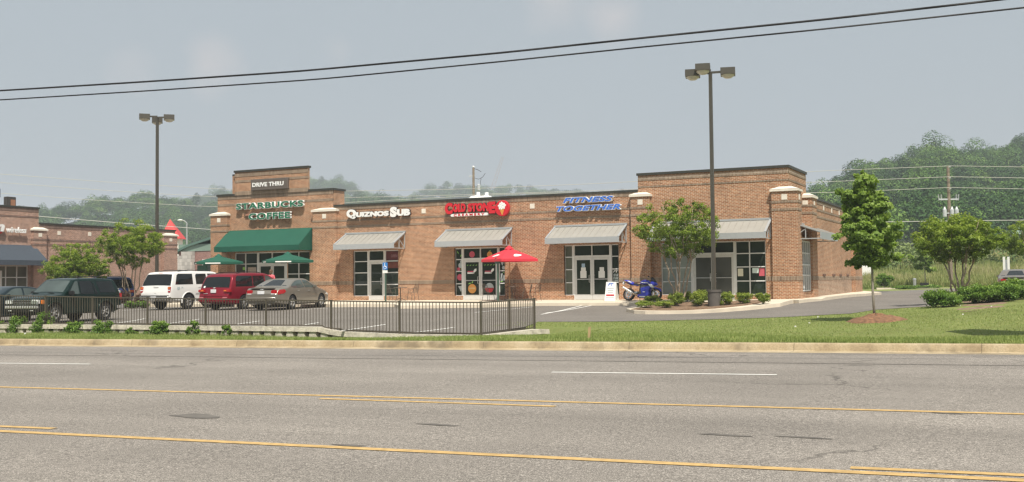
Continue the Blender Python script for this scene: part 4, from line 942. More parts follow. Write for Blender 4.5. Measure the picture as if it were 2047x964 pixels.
# ================================================================ small things along the walk
def table(label, x, y, z, grp=None):
    s = thing('cafe_table', label, 'table', (x, y, z), group=grp); m = MB(); m.lathe([(.02,.70),(.36,.70),(.37,.715),(.36,.73),(.02,.73)], (0,0,0), n=24); m.build('tabletop', FENCEM, s); m = MB(); m.tube([(0,0,.02),(0,0,.70)], .025, 8)
    for k in range(4): a = 1.57*k+.4; m.tube([(0,0,.14),(math.cos(a)*.3,math.sin(a)*.3,.015)], .016, 6)
    m.build('pedestal', FENCEM, s); return s
def chair(label, x, y, z, rz, grp='metal cafe chairs'):
    s = thing('cafe_chair', label, 'chair', (x, y, z), rz, grp); m = MB()
    for a in (-.2,.2):
        for b in (-.2,.2): m = MB(); m.tube([(a*.9,b*.9,.44),(a*1.15,b*1.2,.0)], .012, 6); m.build('leg', FENCEM, s)
    m = MB(); m.lathe([(.02,.44),(.22,.44),(.225,.45),(.02,.455)], (0,0,0), n=18); m.build('seat', FENCEM, s)
    m = MB(); arc = [(-.21,.16,.44),(-.23,.2,.65),(-.2,.25,.82),(0,.28,.88),(.2,.25,.82),(.23,.2,.65),(.21,.16,.44)]; m.tube(arc, .013, 6)
    for k in range(-3, 4): m.tube([(k*.055,.19,.45),(k*.058,.265,.86-abs(k)*.012)], .006, 5)
    for k in range(4): m.tube([(-.2,.2+.015*k,.52+.09*k),(.2,.2+.015*k,.52+.09*k)], .005, 5)
    m.tube([(-.23,.2,.65),(-.25,-.1,.66),(-.2,-.16,.44)], .012, 6); m.tube([(.23,.2,.65),(.25,-.1,.66),(.2,-.16,.44)], .012, 6); m.build('backrest', FENCEM, s); return s
def umbrella(name_label, x, y, z, ztop, zrim, rad, n, m_can, rot, logo=None, grp=None, flap=None):
    s = thing('patio_umbrella', name_label, 'umbrella', (x, y, z), 0, grp)
    top = ztop-z; rim = zrim-z; m = MB(); vs = [(0,0,top)]; fs = []; sub = 6
    ring = lambda f, k: (math.cos(rot+6.2832*k/n)*rad*f, math.sin(rot+6.2832*k/n)*rad*f, top-(top-rim)*(f**1.05))
    for j in range(1, sub+1):
        for k in range(n): vs.append(ring(j/sub, k))
    for k in range(n): fs.append((0, 1+k, 1+(k+1) % n))
    for j in range(sub-1):
        for k in range(n): fs.append((1+j*n+k, 1+(j+1)*n+k, 1+(j+1)*n+(k+1) % n, 1+j*n+(k+1) % n))
    o0 = 1+(sub-1)*n; o1 = len(vs)
    for k in range(n): a = ring(1, k); vs.append((a[0], a[1], a[2]-.13))
    for k in range(n): fs.append((o0+k, o1+k, o1+(k+1) % n, o0+(k+1) % n))
    m.add(vs, fs); c = m.build('canopy', m_can, s)
    vv = MB(); vv.lathe([(.24,top-.06),(.20,top+.0),(.03,top+.13)], (0,0,0), n=n); vv.build('vent', m_can, c)
    m = MB(); m.tube([(0,0,.03),(0,0,top+.12)], .022, 8); m.build('pole', mat('umbrella_pole', (.42,.24,.11), .5, var=.1), s)
    m = MB(); m.lathe([(.02,0),(.24,0),(.22,.08),(.05,.11)], (0,0,0), n=20); m.build('base', FENCEM, s)
    for k in range(n): 
        m = MB(); a = ring(1, k); m.bar((0,0,top-.03), (a[0]*.97,a[1]*.97,a[2]-.02), .018, .018); m.build('rib', FENCEM, s)
    if logo:
        l = MB()
        for k in logo:
            a, b = Vector(ring(.78, k)), Vector(ring(.78, (k+1) % n)); c0 = (a+b)/2; e = (b-a).normalized(); up = (Vector((0,0,top))-c0).normalized(); nn = e.cross(up)
            if nn.z < 0: nn = -nn
            c0 = c0+nn*.02+up*.05
            l.prism([c0+e*x+up*w for x, w in ((-.22,-.12),(.02,-.10),(.24,-.02),(.30,.10),(.16,.12),(.05,.17),(-.10,.13),(-.20,.02))], nn*.004)
        l.build('logo', WHITE, c)
    if flap:
        l = MB()
        for k in flap:
            a, b = Vector(ring(1.004, k)), Vector(ring(1.004, (k+1) % n)); p, q = a.lerp(b, .35), a.lerp(b, .95); l.hexa([p-Vector((0,0,.125)), q-Vector((0,0,.125)), q*1.004-Vector((0,0,.125)), p*1.004-Vector((0,0,.125)), p-Vector((0,0,.065)), q-Vector((0,0,.065)), q*1.004-Vector((0,0,.065)), p*1.004-Vector((0,0,.065))])
        l.build('printed_band', WHITE, c)
    return s
def sw(x, y): return float(Swalk([[x, y]])[0])
UGREEN = mat('umbrella_green', (.009,.095,.06), .8, var=.04); URED = mat('umbrella_red', (.62,.035,.055), .7, var=.03)
p = onY(1018, 496, -1.55); umbrella('red square umbrella with white logos over the cafe chairs', p[0], -1.55, sw(p[0], -1.55), p[2], 2.10, 1.50, 4, URED, .20, logo=(2,3))
tx, ty = p[0], -1.55
table('dark metal cafe table under the red umbrella', tx+.1, ty+.05, sw(tx, ty)+.001)
chair('dark metal chair on the left of the red umbrella, in front of the glass doors', tx-1.15, ty-.15, sw(tx, ty), RAD(80)); chair('dark metal chair just right of the red umbrella pole', tx+.85, ty+.25, sw(tx, ty), RAD(-70)); chair('dark metal chair farthest right beside the red umbrella', tx+1.35, ty+.15, sw(tx, ty), RAD(-100)); chair('dark metal chair behind the red umbrella pole near the narrow window', tx-.35, ty+.75, sw(tx, ty), RAD(10))
p = onY(805, 560, -1.2); table('small dark table beside the single glass door', p[0]-.15, -1.2, sw(p[0], -1.2)); chair('dark metal chair right of the small table by the single door', p[0]+.65, -1.2, sw(p[0], -1.2), RAD(-90)); chair('dark metal chair left of the small table by the single door', p[0]-.85, -1.05, sw(p[0], -1.1), RAD(90))
for (u, v, lab, ul) in ((437, 512, 'left one of the two green umbrellas, by the left brick pier', 0), (575, 507.5, 'right one of the two green umbrellas, in front of the large window', 1)):
    p = onY(u, v, -2.0); umbrella(lab, p[0], -2.0, sw(p[0], -2), p[2], 2.28, 1.52, 6, UGREEN, .32, grp='green umbrellas', flap=(3,4)); table('round dark table under the '+('right' if ul else 'left')+' green umbrella', p[0]+.1, -2.0, sw(p[0], -2.)+.001, 'tables under green umbrellas')
# accessible parking sign and the other green post
s = thing('parking_sign', 'blue wheelchair parking sign on a green post by the single door', 'sign'); p = onY(771, 604, -2.4); p[2] = sw(p[0], -2.4); zt = float(onY(771, 525, -2.4)[2])
m = MB(); m.box((p[0]-.035, p[1]-.03, p[2]), (p[0]+.035, p[1]+.03, zt-.1)); GPOST = mat('post_green', (.05,.10,.075), .5, var=.1); m.build('post', GPOST, s)
m = MB(); m.box((p[0]-.15, p[1]-.045, zt-.38), (p[0]+.15, p[1]-.031, zt)); m.build('sign_plate', mat('sign_azure', (.03,.20,.55), .4, var=0), s)
m = MB(); fy = p[1]-.046; x, z = p[0], zt-.36; disc(m, x-.02, z+.29, .028, fy, 10); m.prism([(x-.04,fy,z+.25),(x,fy,z+.25),(x+.01,fy,z+.17),(x+.08,fy,z+.17),(x+.11,fy,z+.07),(x+.08,fy,z+.06),(x+.055,fy,z+.13),(x-.035,fy,z+.13)], (0,-.003,0))
for k in range(12): a0, a1 = math.pi*(.75+k/12*1.15), math.pi*(.75+(k+1)/12*1.15); m.prism([(x-.01+math.cos(a0)*.10,fy,z+.11+math.sin(a0)*.10),(x-.01+math.cos(a1)*.10,fy,z+.11+math.sin(a1)*.10),(x-.01+math.cos(a1)*.08,fy,z+.11+math.sin(a1)*.08),(x-.01+math.cos(a0)*.08,fy,z+.11+math.sin(a0)*.08)], (0,-.003,0))
m.build('symbol', WHITE, s); m = MB(); m.box((p[0]-.15, p[1]-.045, zt-.56), (p[0]+.15, p[1]-.031, zt-.42)); m.build('small_plate', WHITE, s)
s = thing('sign_post', 'slim green post in front of the double doors beside the red umbrella', 'post'); p = onY(996, 602, -2.6); p[2] = sw(p[0], -2.6); m = MB(); m.box((p[0]-.04, p[1]-.035, p[2]), (p[0]+.04, p[1]+.035, 2.15)); m.build('post', GPOST, s); m = MB(); m.box((p[0]-.15, p[1]-.05, 1.86), (p[0]+.15, p[1]-.036, 2.16)); m.build('sign_plate', GPOST, s)
# folding board
s = thing('folding_board', 'white folding sign board on the walk beside the blue motorcycle', 'sign board'); p = onY(1222, 600, -1.9); z = sw(p[0], -1.9)
BW, BH = .56, .93; m = MB(); x = p[0]; y = -2.1
m.hexa([(x-BW/2,y,z),(x+BW/2,y,z),(x+BW/2,y+.03,z),(x-BW/2,y+.03,z),(x-BW/2+.03,y+.2,z+BH),(x+BW/2-.03,y+.2,z+BH),(x+BW/2-.03,y+.23,z+BH),(x-BW/2+.03,y+.23,z+BH)]); m.build('front_board', WHITE, s)
m = MB(); m.hexa([(x-BW/2,y+.5,z),(x+BW/2,y+.5,z),(x+BW/2,y+.53,z),(x-BW/2,y+.53,z),(x-BW/2+.03,y+.25,z+BH),(x+BW/2-.03,y+.25,z+BH),(x+BW/2-.03,y+.28,z+BH),(x-BW/2+.03,y+.28,z+BH)]); m.build('rear_board', WHITE, s)
def onb(h): return y+.2*(h/BH)-.004
o = letters('lettering', 'FT', x-.15, z+.74, .30, .14, onb(.74), .004, SBLUE, s, .03, .3, rot=(-.21,0,0))
for h0, wd, mm in ((.60,.34,GREYP),(.50,.30,GREYP),(.41,.26,GREYP),(.29,.40,RED),(.27,.42,RED),(.25,.40,RED),(.15,.42,GREYP)):
    m = MB(); m.hexa([(x-wd/2,onb(h0),z+h0),(x+wd/2,onb(h0),z+h0),(x+wd/2,onb(h0)+.003,z+h0),(x-wd/2,onb(h0)+.003,z+h0),(x-wd/2,onb(h0+.035),z+h0+.035),(x+wd/2,onb(h0+.035),z+h0+.035),(x+wd/2,onb(h0+.035)+.003,z+h0+.035),(x-wd/2,onb(h0+.035)+.003,z+h0+.035)]); m.build('text_line', mm, s)
s = thing('menu_board', 'dark green framed menu board beside the left brick pier', 'sign board'); p = onY(404, 560, 1.2); m = MB(); m.box((p[0]-.38, 1.17, -.2), (p[0]+.38, 1.25, 2.2)); m.build('board', mat('board_green', (.015,.045,.03), .4), s); m = MB(); m.prism([(p[0]-.2,1.165,1.1),(p[0]+.2,1.165,1.1),(p[0]+.2,1.165,1.4),(p[0],1.165,1.75),(p[0]-.2,1.165,1.4)], (0,-.005,0)); m.build('emblem', WHITE, s)
# survey stake, little posts by the far kerb, scraps
s = tag(MB().hexa([tuple(q) for q in [(-.02,-.02,-.2),(.02,-.02,-.2),(.02,.02,-.2),(-.02,.02,-.2),(.01,-.02,.24),(.06,-.02,.26),(.06,.02,.26),(.01,.02,.24)]]).build('wooden_stake', mat('stake_wood', (.50,.35,.19), .9, var=.2)), 'short wooden stake leaning in the grass by the road', 'stake'); s.location = onT(1176, 677)
for u, v, lab in ((1828.5,571,'short grey utility post at the edge of the tall grass'),):
    s = thing('utility_post', lab, 'post'); p = dep(u, v, 83); m = MB(); m.lathe([(.12,-.4),(.12,.42),(.14,.45),(.12,.55),(.02,.57)], p, n=10); m.build('post_body', SILVER, s)
s = thing('utility_box', 'low dark utility box beside the small tree trunk', 'box'); p = dep(1848, 569, 83); m = MB(); m.box((p[0]-.3, p[1]-.2, p[2]-.5), (p[0]+.3, p[1]+.2, p[2]+.15)); m.build('box_body', DARKP, s)
SCR = mat('scrap_white', (.78,.76,.72), .9, var=0)
for i, (u, v) in enumerate(((50,667),(1982,613),(1925,629),(1635,634),(1919,611),(1948,603),(1590,653),(1618,646))):
    p = onT(u, v); m = MB(); m.hexa([(p[0]-.03,p[1]-.02,p[2]-.03),(p[0]+.025,p[1]-.02,p[2]-.03),(p[0]+.03,p[1]+.02,p[2]-.03),(p[0]-.02,p[1]+.03,p[2]-.03),(p[0]-.02,p[1]-.01,p[2]+.02),(p[0]+.015,p[1]-.02,p[2]+.025),(p[0]+.02,p[1]+.01,p[2]+.02),(p[0]-.01,p[1]+.02,p[2]+.025)])
    tag(m.build('paper_scrap', SCR), 'tiny white scrap of litter lying on grass or mulch', 'litter', 'scraps of litter')
# ================================================================ vehicles
def paint(name, col, flake=.25):
    return mat(name, col, .28, flake, var=.03, vs=2, coat=.35, spec=.25)
CARGLASS = glass_mat('car_glass', (.010,.013,.013), .03, .4)
CLEARG = glass_mat('clear_car_glass', (.065,.085,.08), .03, .45)
TYRE = mat('tyre', (.018,.018,.018), .85, var=.1)
TAILR = mat('tail_red', (.42,.012,.018), .18, var=.05, coat=.6); AMBER = mat('amber_lens', (.75,.22,.03), .2, var=.05, coat=.6); HEADL = mat('headlight_lens', (.82,.83,.82), .22, .0, var=.1, coat=.6); PLATE = mat('number_plate', (.70,.71,.72), .5, var=.1)
def smooth_top(P, x, r=.05):
    xs, zs = [p[0] for p in P], [p[1] for p in P]
    return sum(np.interp(x+d*r, xs, zs)*w for d, w in ((-1,.2),(-.5,.2),(0,.2),(.5,.2),(1,.2)))
class Car:
    def __init__(s, c):
        s.__dict__.update(c)
    def hw(s, x, z):
        W = s.W/2
        e0 = max(0., (s.r0-x)/s.r0); e1 = max(0., (x-(s.L-s.r1))/s.r1)
        W *= 1-s.k0*e0**2.2-s.k1*e1**2.2
        k = 1-.035*max(0, (.5-z)/.3)**2
        if z > s.shoulder: k -= .03*min(1, (z-s.shoulder)/max(.05, s.belt-s.shoulder))
        if z > s.belt: k -= s.tumb*((z-s.belt)/(s.H-s.belt))**1.15
        return W*k
    def top(s, x): return float(smooth_top(s.prof, x, s.rs))
    def bot(s, x): return float(np.interp(x, [p[0] for p in s.under], [p[1] for p in s.under]))
    def body(s, par):
        X = sorted(set(list(np.linspace(.0, s.L, 90))+[p[0] for p in s.prof if 0 <= p[0] <= s.L]))
        secs = []
        for x in X:
            zt, zb = s.top(x), s.bot(x); rc = min(.09, (zt-zb)*.3); P = []
            zlo = zb
            P.append((0, zb)); P.append((s.hw(x, zb)*.86, zb))
            for f in (0.02,.12,.25,.38,.5,.62,.74,.86,1.):
                z = zlo+.04+(zt-rc-zlo-.04)*f; P.append((s.hw(x, z), z))
            w0 = s.hw(x, zt-rc)
            for a in (25,50,75): t = RAD(a); P.append((w0-rc*1.15*(1-math.cos(t)), zt-rc+rc*math.sin(t)))
            P.append((w0*.55, zt+.012)); P.append((0, zt+.02)); secs.append(P)
        n = len(secs[0]); m = MB(); full = 2*n-2
        for x, P in zip(X, secs):
            ring = [(y, z) for y, z in P]+[(-y, z) for y, z in P[-2:0:-1]]
            m.v += [(x, y, z) for y, z in ring]
        for i in range(len(X)-1):
            for k in range(full): a, b = i*full+k, i*full+(k+1) % full; m.f.append((a, b, b+full, a+full))
        m.f.append(tuple(range(full))[::-1]); m.f.append(tuple((len(X)-1)*full+k for k in range(full))); m.mi = [0]*len(m.f)
        o = m.build('body', [s.paint, DARKP], par)
        cut = MB(); cut.cur = 1
        for xw in (s.wr, s.wf):
            for sg in (-1, 1): cut.lathe([(s.R+.055, 0), (s.R+.055, .42)], (xw, sg*(s.W/2+.05), s.R+.005), (0, -sg, 0), 28)
        cm = bpy.data.meshes.new('cutter'); cm.from_pydata(cut.v, [], cut.f); cm.materials.append(s.paint); cm.materials.append(DARKP); cm.polygons.foreach_set('material_index', [1]*len(cm.polygons))
        bm = bmesh.new(); bm.from_mesh(cm); bmesh.ops.recalc_face_normals(bm, faces=bm.faces); bm.to_mesh(cm); bm.free()
        co = link('cutter', cm); md = o.modifiers.new('b', 'BOOLEAN'); md.object = co; md.operation = 'DIFFERENCE'; md.solver = 'EXACT'
        bpy.context.view_layer.update(); ev = o.evaluated_get(bpy.context.evaluated_depsgraph_get()); me = bpy.data.meshes.new_from_object(ev)
        o.modifiers.clear(); o.data = me; bpy.data.objects.remove(co)
        me.polygons.foreach_set('use_smooth', [True]*len(me.polygons)); me.set_sharp_from_angle(angle=RAD(32)); return o
    def sidepatch(s, name, poly, m, par, sg, off=.006, thick=0., cuts=6):
        bm = bmesh.new(); bm.faces.new([bm.verts.new((x, 0, z)) for x, z in poly])
        xs = [p[0] for p in poly]; zs = [p[1] for p in poly]
        for ax, lo, hi, k in ((0, min(xs), max(xs), cuts), (2, min(zs), max(zs), 4)):
            for i in range(1, k):
                co = [0,0,0]; co[ax] = lo+(hi-lo)*i/k; no = [0,0,0]; no[ax] = 1
                bmesh.ops.bisect_plane(bm, geom=bm.verts[:]+bm.edges[:]+bm.faces[:], plane_co=co, plane_no=no)
        bmesh.ops.triangulate(bm, faces=bm.faces)
        for v in bm.verts: v.co.y = sg*(s.hw(v.co.x, v.co.z)+off)
        bmesh.ops.recalc_face_normals(bm, faces=bm.faces)
        if sum(f.normal.y*sg for f in bm.faces) < 0: bmesh.ops.reverse_faces(bm, faces=bm.faces)
        me = bpy.data.meshes.new(name); bm.to_mesh(me); bm.free(); me.materials.append(m); return link(name, me, par)
    def toppatch(s, name, xa, xb, fa, fb, m, par, off=.008, y0=-1, y1=1):
        """glass on the lengthwise profile between stations xa and xb; fa, fb = share of the half width at either end"""
        nx, ny = 8, 8; vs = []
        for i in range(nx+1):
            x = xa+(xb-xa)*i/nx; z = s.top(x); f = fa+(fb-fa)*i/nx
            dz = (s.top(x+.02)-s.top(x-.02))/.04; nl = math.hypot(1, dz)
            for j in range(ny+1):
                t = y0+(y1-y0)*j/ny; w = (s.hw(x, z-.09)-.10)*f; dr = .02*(1-t*t)-.018
                vs.append((x-dz/nl*off, t*w, z+off/nl+dr+.010))
        q = [(i*(ny+1)+j, i*(ny+1)+j+1, (i+1)*(ny+1)+j+1, (i+1)*(ny+1)+j) for i in range(nx) for j in range(ny)]
        return MB().add(vs, q).build(name, m, par, smooth=180, fix=False)
    def wheel(s, par, x, sg, style):
        y = sg*(s.W/2-.125); c = (0,0,0); R_ = s.R; w = .115; rr = R_*s.rim
        m = MB(); m.lathe([(rr*.98,-w),(R_-.03,-w),(R_,-w*.72),(R_,w*.72),(R_-.03,w),(rr*.98,w)], c, (0,1,0), 32, close=True); t = m.build('wheel', TYRE, par, smooth=35); t.location = (x, y, R_)
        m = MB(); o = sg*.07; m.lathe([(rr*.99,o+sg*.035),(rr*.90,o+sg*.04),(rr*.88,o),(rr*.88,-o)], c, (0,1,0), 32, caps=False)
        ns = style
        for k in range(ns):
            a = 6.2832*k/ns+.3; ca, sa = math.cos(a), math.sin(a); px, pz = -sa, ca
            w0, w1 = rr*(.34/ns+.05), rr*(.62/ns+.02)
            m.hexa([(ca*rr*.12-px*w0, o-sg*.02, sa*rr*.12-pz*w0),(ca*rr*.92-px*w1, o-sg*.02, sa*rr*.92-pz*w1),(ca*rr*.92+px*w1, o-sg*.02, sa*rr*.92+pz*w1),(ca*rr*.12+px*w0, o-sg*.02, sa*rr*.12+pz*w0),
                    (ca*rr*.12-px*w0*.8, o+sg*.02, sa*rr*.12-pz*w0*.8),(ca*rr*.92-px*w1*.8, o+sg*.025, sa*rr*.92-pz*w1*.8),(ca*rr*.92+px*w1*.8, o+sg*.025, sa*rr*.92+pz*w1*.8),(ca*rr*.12+px*w0*.8, o+sg*.02, sa*rr*.12+pz*w0*.8)])
        m.lathe([(rr*.22,o-sg*.02),(rr*.2,o+sg*.035),(.005,o+sg*.04)], c, (0,1,0), 16); m.build('rim', SILVER if s.alloy else CHROME, t, smooth=30)
        m = MB(); m.lathe([(rr*.95,-sg*.0),(rr*.95,sg*.02),(.01,sg*.02)], c, (0,1,0), 20); m.build('brake_disc', DARKP, t)
def rbox(name, a, b, m, par, r=.02, seg=2, smooth=40):
    o = MB().box(a, b).build(name, m, par); bevel(o, r, seg); o.data.polygons.foreach_set('use_smooth', [True]*len(o.data.polygons)); o.data.set_sharp_from_angle(angle=RAD(smooth)); return o
def mirror_part(c, par, x, z, m, sg, sz=(.10,.11,.085)):
    y = sg*(c.hw(x, z)+.11); return rbox('mirror', (x-sz[0], y-sz[1], z-sz[2]), (x+sz[0]*.6, y+sz[1], z+sz[2]), m, par, .035)
def handle_part(c, par, x, z, m, sg): 
    y = sg*c.hw(x, z); return rbox('door_handle', (x-.09, y-.01, z-.014), (x+.09, y+sg*.028, z+.014), m, par, .008, 1)
def roof_rack(c, par, xa, xb, f=.72, h=.05):
    m = MB()
    for sg in (-1, 1):
        w = c.hw((xa+xb)/2, c.top((xa+xb)/2)-.09)*f*sg
        P = [(xa+(xb-xa)*i/6, w, c.top(xa+(xb-xa)*i/6)+.012+h*(1 if 0 < i < 6 else 0)) for i in range(7)]; m.tube(P, .018, 6)
    for x in (xa+(xb-xa)*.2, xa+(xb-xa)*.8): w = c.hw(x, c.top(x)-.09)*f; m.bar((x,-w,c.top(x)+h+.02),(x,w,c.top(x)+h+.02), .05, .02)
    return m.build('roof_rack', DARKP, par)
def arch_flare(c, par, m, wdt=.055):
    for xw in (c.wr, c.wf):
        for sg in (-1, 1):
            P = []; 
            for k in range(17): a = RAD(-8+196*k/16); x = xw+math.cos(a)*(c.R+.08); z = c.R+math.sin(a)*(c.R+.08); P.append((x, sg*(c.hw(x, max(z,.3))+.004), z))
            MB().tube(P, wdt*.6, 6).build('wheel_flare', m, par, smooth=60)
def place(root, x, y, heading, z=None):
    """heading = direction the nose points, measured from +X"""
    zz = T(x, y)+.004 if z is None else z
    root.location = (x, y, zz); root.rotation_euler = (0, 0, heading)
def origin_mid(c): pass

# ---- dark green sport utility, nose towards the railing
def suv_green():
    c = Car(dict(L=4.50, W=1.72, H=1.70, wr=1.00, wf=3.72, R=.375, rim=.60, alloy=True, belt=1.08, shoulder=.86, tumb=.17, r0=.35, k0=.06, r1=.6, k1=.16, rs=.05,
        prof=[(-.1,.62),(.0,.64),(.05,.78),(.10,1.05),(.34,1.60),(.46,1.68),(1.3,1.715),(2.35,1.70),(2.62,1.655),(3.24,1.13),(3.34,1.10),(4.0,1.03),(4.28,.975),(4.42,.91),(4.48,.78),(4.6,.66)],
        under=[(0,.46),(.4,.34),(4.1,.32),(4.50,.42)], paint=paint('dark_green_paint', (.0015,.016,.0115))))
    s = thing('parked_car', 'dark green sport utility vehicle with chrome grille, nose to the railing', 'car'); c.body(s)
    for sg in (-1, 1):
        c.sidepatch('side_window', [(2.44,1.10),(3.02,1.10),(2.60,1.58),(2.50,1.60),(2.44,1.60)], CLEARG, s, sg); c.sidepatch('side_window', [(1.62,1.10),(2.36,1.10),(2.36,1.60),(1.72,1.60),(1.66,1.5)], CARGLASS, s, sg); c.sidepatch('side_window', [(1.42,1.10),(1.57,1.10),(1.64,1.5),(1.58,1.52)], CARGLASS, s, sg); c.sidepatch('side_window', [(.40,1.14),(1.30,1.14),(1.42,1.58),(.62,1.60),(.52,1.56)], CARGLASS, s, sg)
        mirror_part(c, s, 2.98, 1.14, DARKP, sg); handle_part(c, s, 1.75, .98, DARKP, sg); handle_part(c, s, 2.66, .98, DARKP, sg)
        c.sidepatch('side_stripe', [(1.4,1.00),(1.1,.93),(.12,.97),(.12,1.0),(1.1,.96)], mat('dark_stripe', (.004,.008,.008), .4, var=0), s, sg, .007)
        rbox('running_board', (1.45, sg*.78-.07, .38), (3.2, sg*.78+.07, .44), SILVER, s, .02); rbox('headlight', (4.390, sg*.62-.17, .735), (4.530, sg*.62+.16, .91), HEADL, s, .03); rbox('indicator', (4.240, sg*.805-.05, .74), (4.380, sg*.805+.035, .90), AMBER, s, .02)
        rbox('tail_light', (.02, sg*.78-.05, .84), (.18, sg*.78+.06, 1.10), TAILR, s, .02); rbox('fog_light', (4.460, sg*.52-.1, .47), (4.552, sg*.52+.1, .54), HEADL, s, .02)
    c.toppatch('windscreen', 3.18, 2.66, .98, .93, CLEARG, s); c.toppatch('rear_window', .13, .35, .9, .86, CARGLASS, s)
    o = rbox('front_bumper', (4.280, -.86, .40), (4.540, .86, .70), DARKP, s, .06, 3); rbox('bumper_bar', (4.480, -.80, .57), (4.580, .80, .685), mat('bright_metal', (.62,.62,.61), .3, .35, var=.05), o, .03, 2)
    rbox('rear_bumper', (-.12, -.875, .44), (.40, .875, .66), SILVER, s, .05, 3)
    g = rbox('grille', (4.380, -.43, .735), (4.485, .43, .90), DARKP, s, .02); b = MB(); [b.box((4.485, -.42, z-.016), (4.505, .42, z+.016)) for z in (.755,.815,.88)]; b.box((4.484, -.44, .735), (4.500, -.41, .90)); b.box((4.484, .41, .735), (4.500, .44, .90)); b.build('grille_bar', CHROME, g)
    for k in (-1, 1): m = MB(); m.bar((3.30,k*.38,1.135),(3.18,k*.38-.45,1.19), .025, .02); m.build('wiper', DARKP, s)
    arch_flare(c, s, c.paint, .05); roof_rack(c, s, .75, 2.2); 
    for x in (c.wr, c.wf): [c.wheel(s, x, sg, 6) for sg in (-1, 1)]
    return s, c
def van_white():
    c = Car(dict(L=5.57, W=2.0, H=1.89, wr=1.24, wf=4.54, R=.39, rim=.56, alloy=True, belt=1.22, shoulder=.98, tumb=.15, r0=.30, k0=.05, r1=.5, k1=.10, rs=.05,
        prof=[(-.1,.72),(.0,.74),(.03,.9),(.08,1.20),(.34,1.78),(.46,1.86),(1.6,1.89),(3.1,1.87),(3.4,1.82),(4.02,1.28),(4.14,1.24),(5.1,1.16),(5.4,1.08),(5.52,.9),(5.6,.7)],
        under=[(0,.52),(.5,.40),(5.0,.38),(5.57,.46)], paint=mat('white_car_paint', (.78,.78,.75), .3, 0, var=.01, coat=.7)))
    s = thing('parked_car', 'large white sport utility vehicle parked beside the red minivan', 'car'); c.body(s)
    for sg in (-1, 1):
        c.sidepatch('side_window', [(.36,1.24),(1.58,1.24),(1.62,1.76),(.66,1.77),(.54,1.7)], CARGLASS, s, sg); c.sidepatch('side_window', [(1.80,1.24),(2.58,1.24),(2.58,1.76),(1.90,1.76),(1.82,1.68)], CARGLASS, s, sg); c.sidepatch('side_window', [(2.70,1.24),(3.82,1.24),(3.36,1.73),(3.2,1.76),(2.70,1.76)], CARGLASS, s, sg)
        mirror_part(c, s, 3.72, 1.28, c.paint, sg, (.1,.12,.12)); handle_part(c, s, 2.0, 1.10, c.paint, sg); handle_part(c, s, 2.9, 1.10, c.paint, sg)
        o = rbox('tail_light', (-.005, sg*.90-.06, .84), (.10, sg*.90+.082, 1.14), TAILR, s, .02); rbox('reverse_lens', (-.01, sg*.90-.055, .93), (.09, sg*.90+.087, 1.0), HEADL, o, .01); rbox('amber_lens', (-.01, sg*.90-.055, 1.04), (.09, sg*.90+.087, 1.12), AMBER, o, .01)
        c.sidepatch('side_moulding', [(1.72,.74),(4.0,.74),(4.0,.80),(1.72,.80)], mat('grey_moulding', (.42,.42,.41), .4, var=0), s, sg, .012); rbox('headlight', (5.36, sg*.74-.16, .86), (5.54, sg*.74+.15, 1.02), HEADL, s, .03)
        c.sidepatch('side_emblem', [(.44,1.04),(.50,1.14),(.56,1.10),(.62,1.14),(.66,1.04),(.58,.98),(.50,.98)], GREYP, s, sg, .008); c.sidepatch('side_emblem', [(.74,1.06),(.78,1.14),(.86,1.08),(.90,1.06)], GREYP, s, sg, .008)
        rbox('running_board', (1.75, sg*.92-.08, .40), (4.0, sg*.92+.08, .46), DARKP, s, .02)
    c.toppatch('rear_window', .095, .335, 1.07, 1.03, CARGLASS, s); c.toppatch('windscreen', 3.98, 3.44, .97, .92, CARGLASS, s)
    rbox('rear_bumper', (-.14, -.97, .52), (.16, .97, .70), SILVER, s, .05, 3); o = rbox('bumper_pad', (-.15, -.9, .69), (.1, .9, .72), DARKP, s, .01, 1); rbox('number_plate', (-.155, -.17, .55), (-.13, .17, .67), PLATE, s, .006, 1); rbox('tailgate_handle', (.04, -.16, 1.10), (.075, .16, 1.17), c.paint, s, .01, 1)
    rbox('gate_badge', (.0, -.06, .79), (.022, .06, .83), SILVER, s, .006, 1); rbox('gate_badge', (.008, .45, .80), (.024, .82, .825), GREYP, s, .004, 1); rbox('gate_badge', (.008, -.84, .80), (.024, -.55, .825), GREYP, s, .004, 1)
    rbox('brake_light', (.36, -.15, 1.80), (.42, .15, 1.83), TAILR, s, .008, 1)
    arch_flare(c, s, c.paint, .05); roof_rack(c, s, .9, 3.0); 
    for x in (c.wr, c.wf): [c.wheel(s, x, sg, 6) for sg in (-1, 1)]
    return s, c
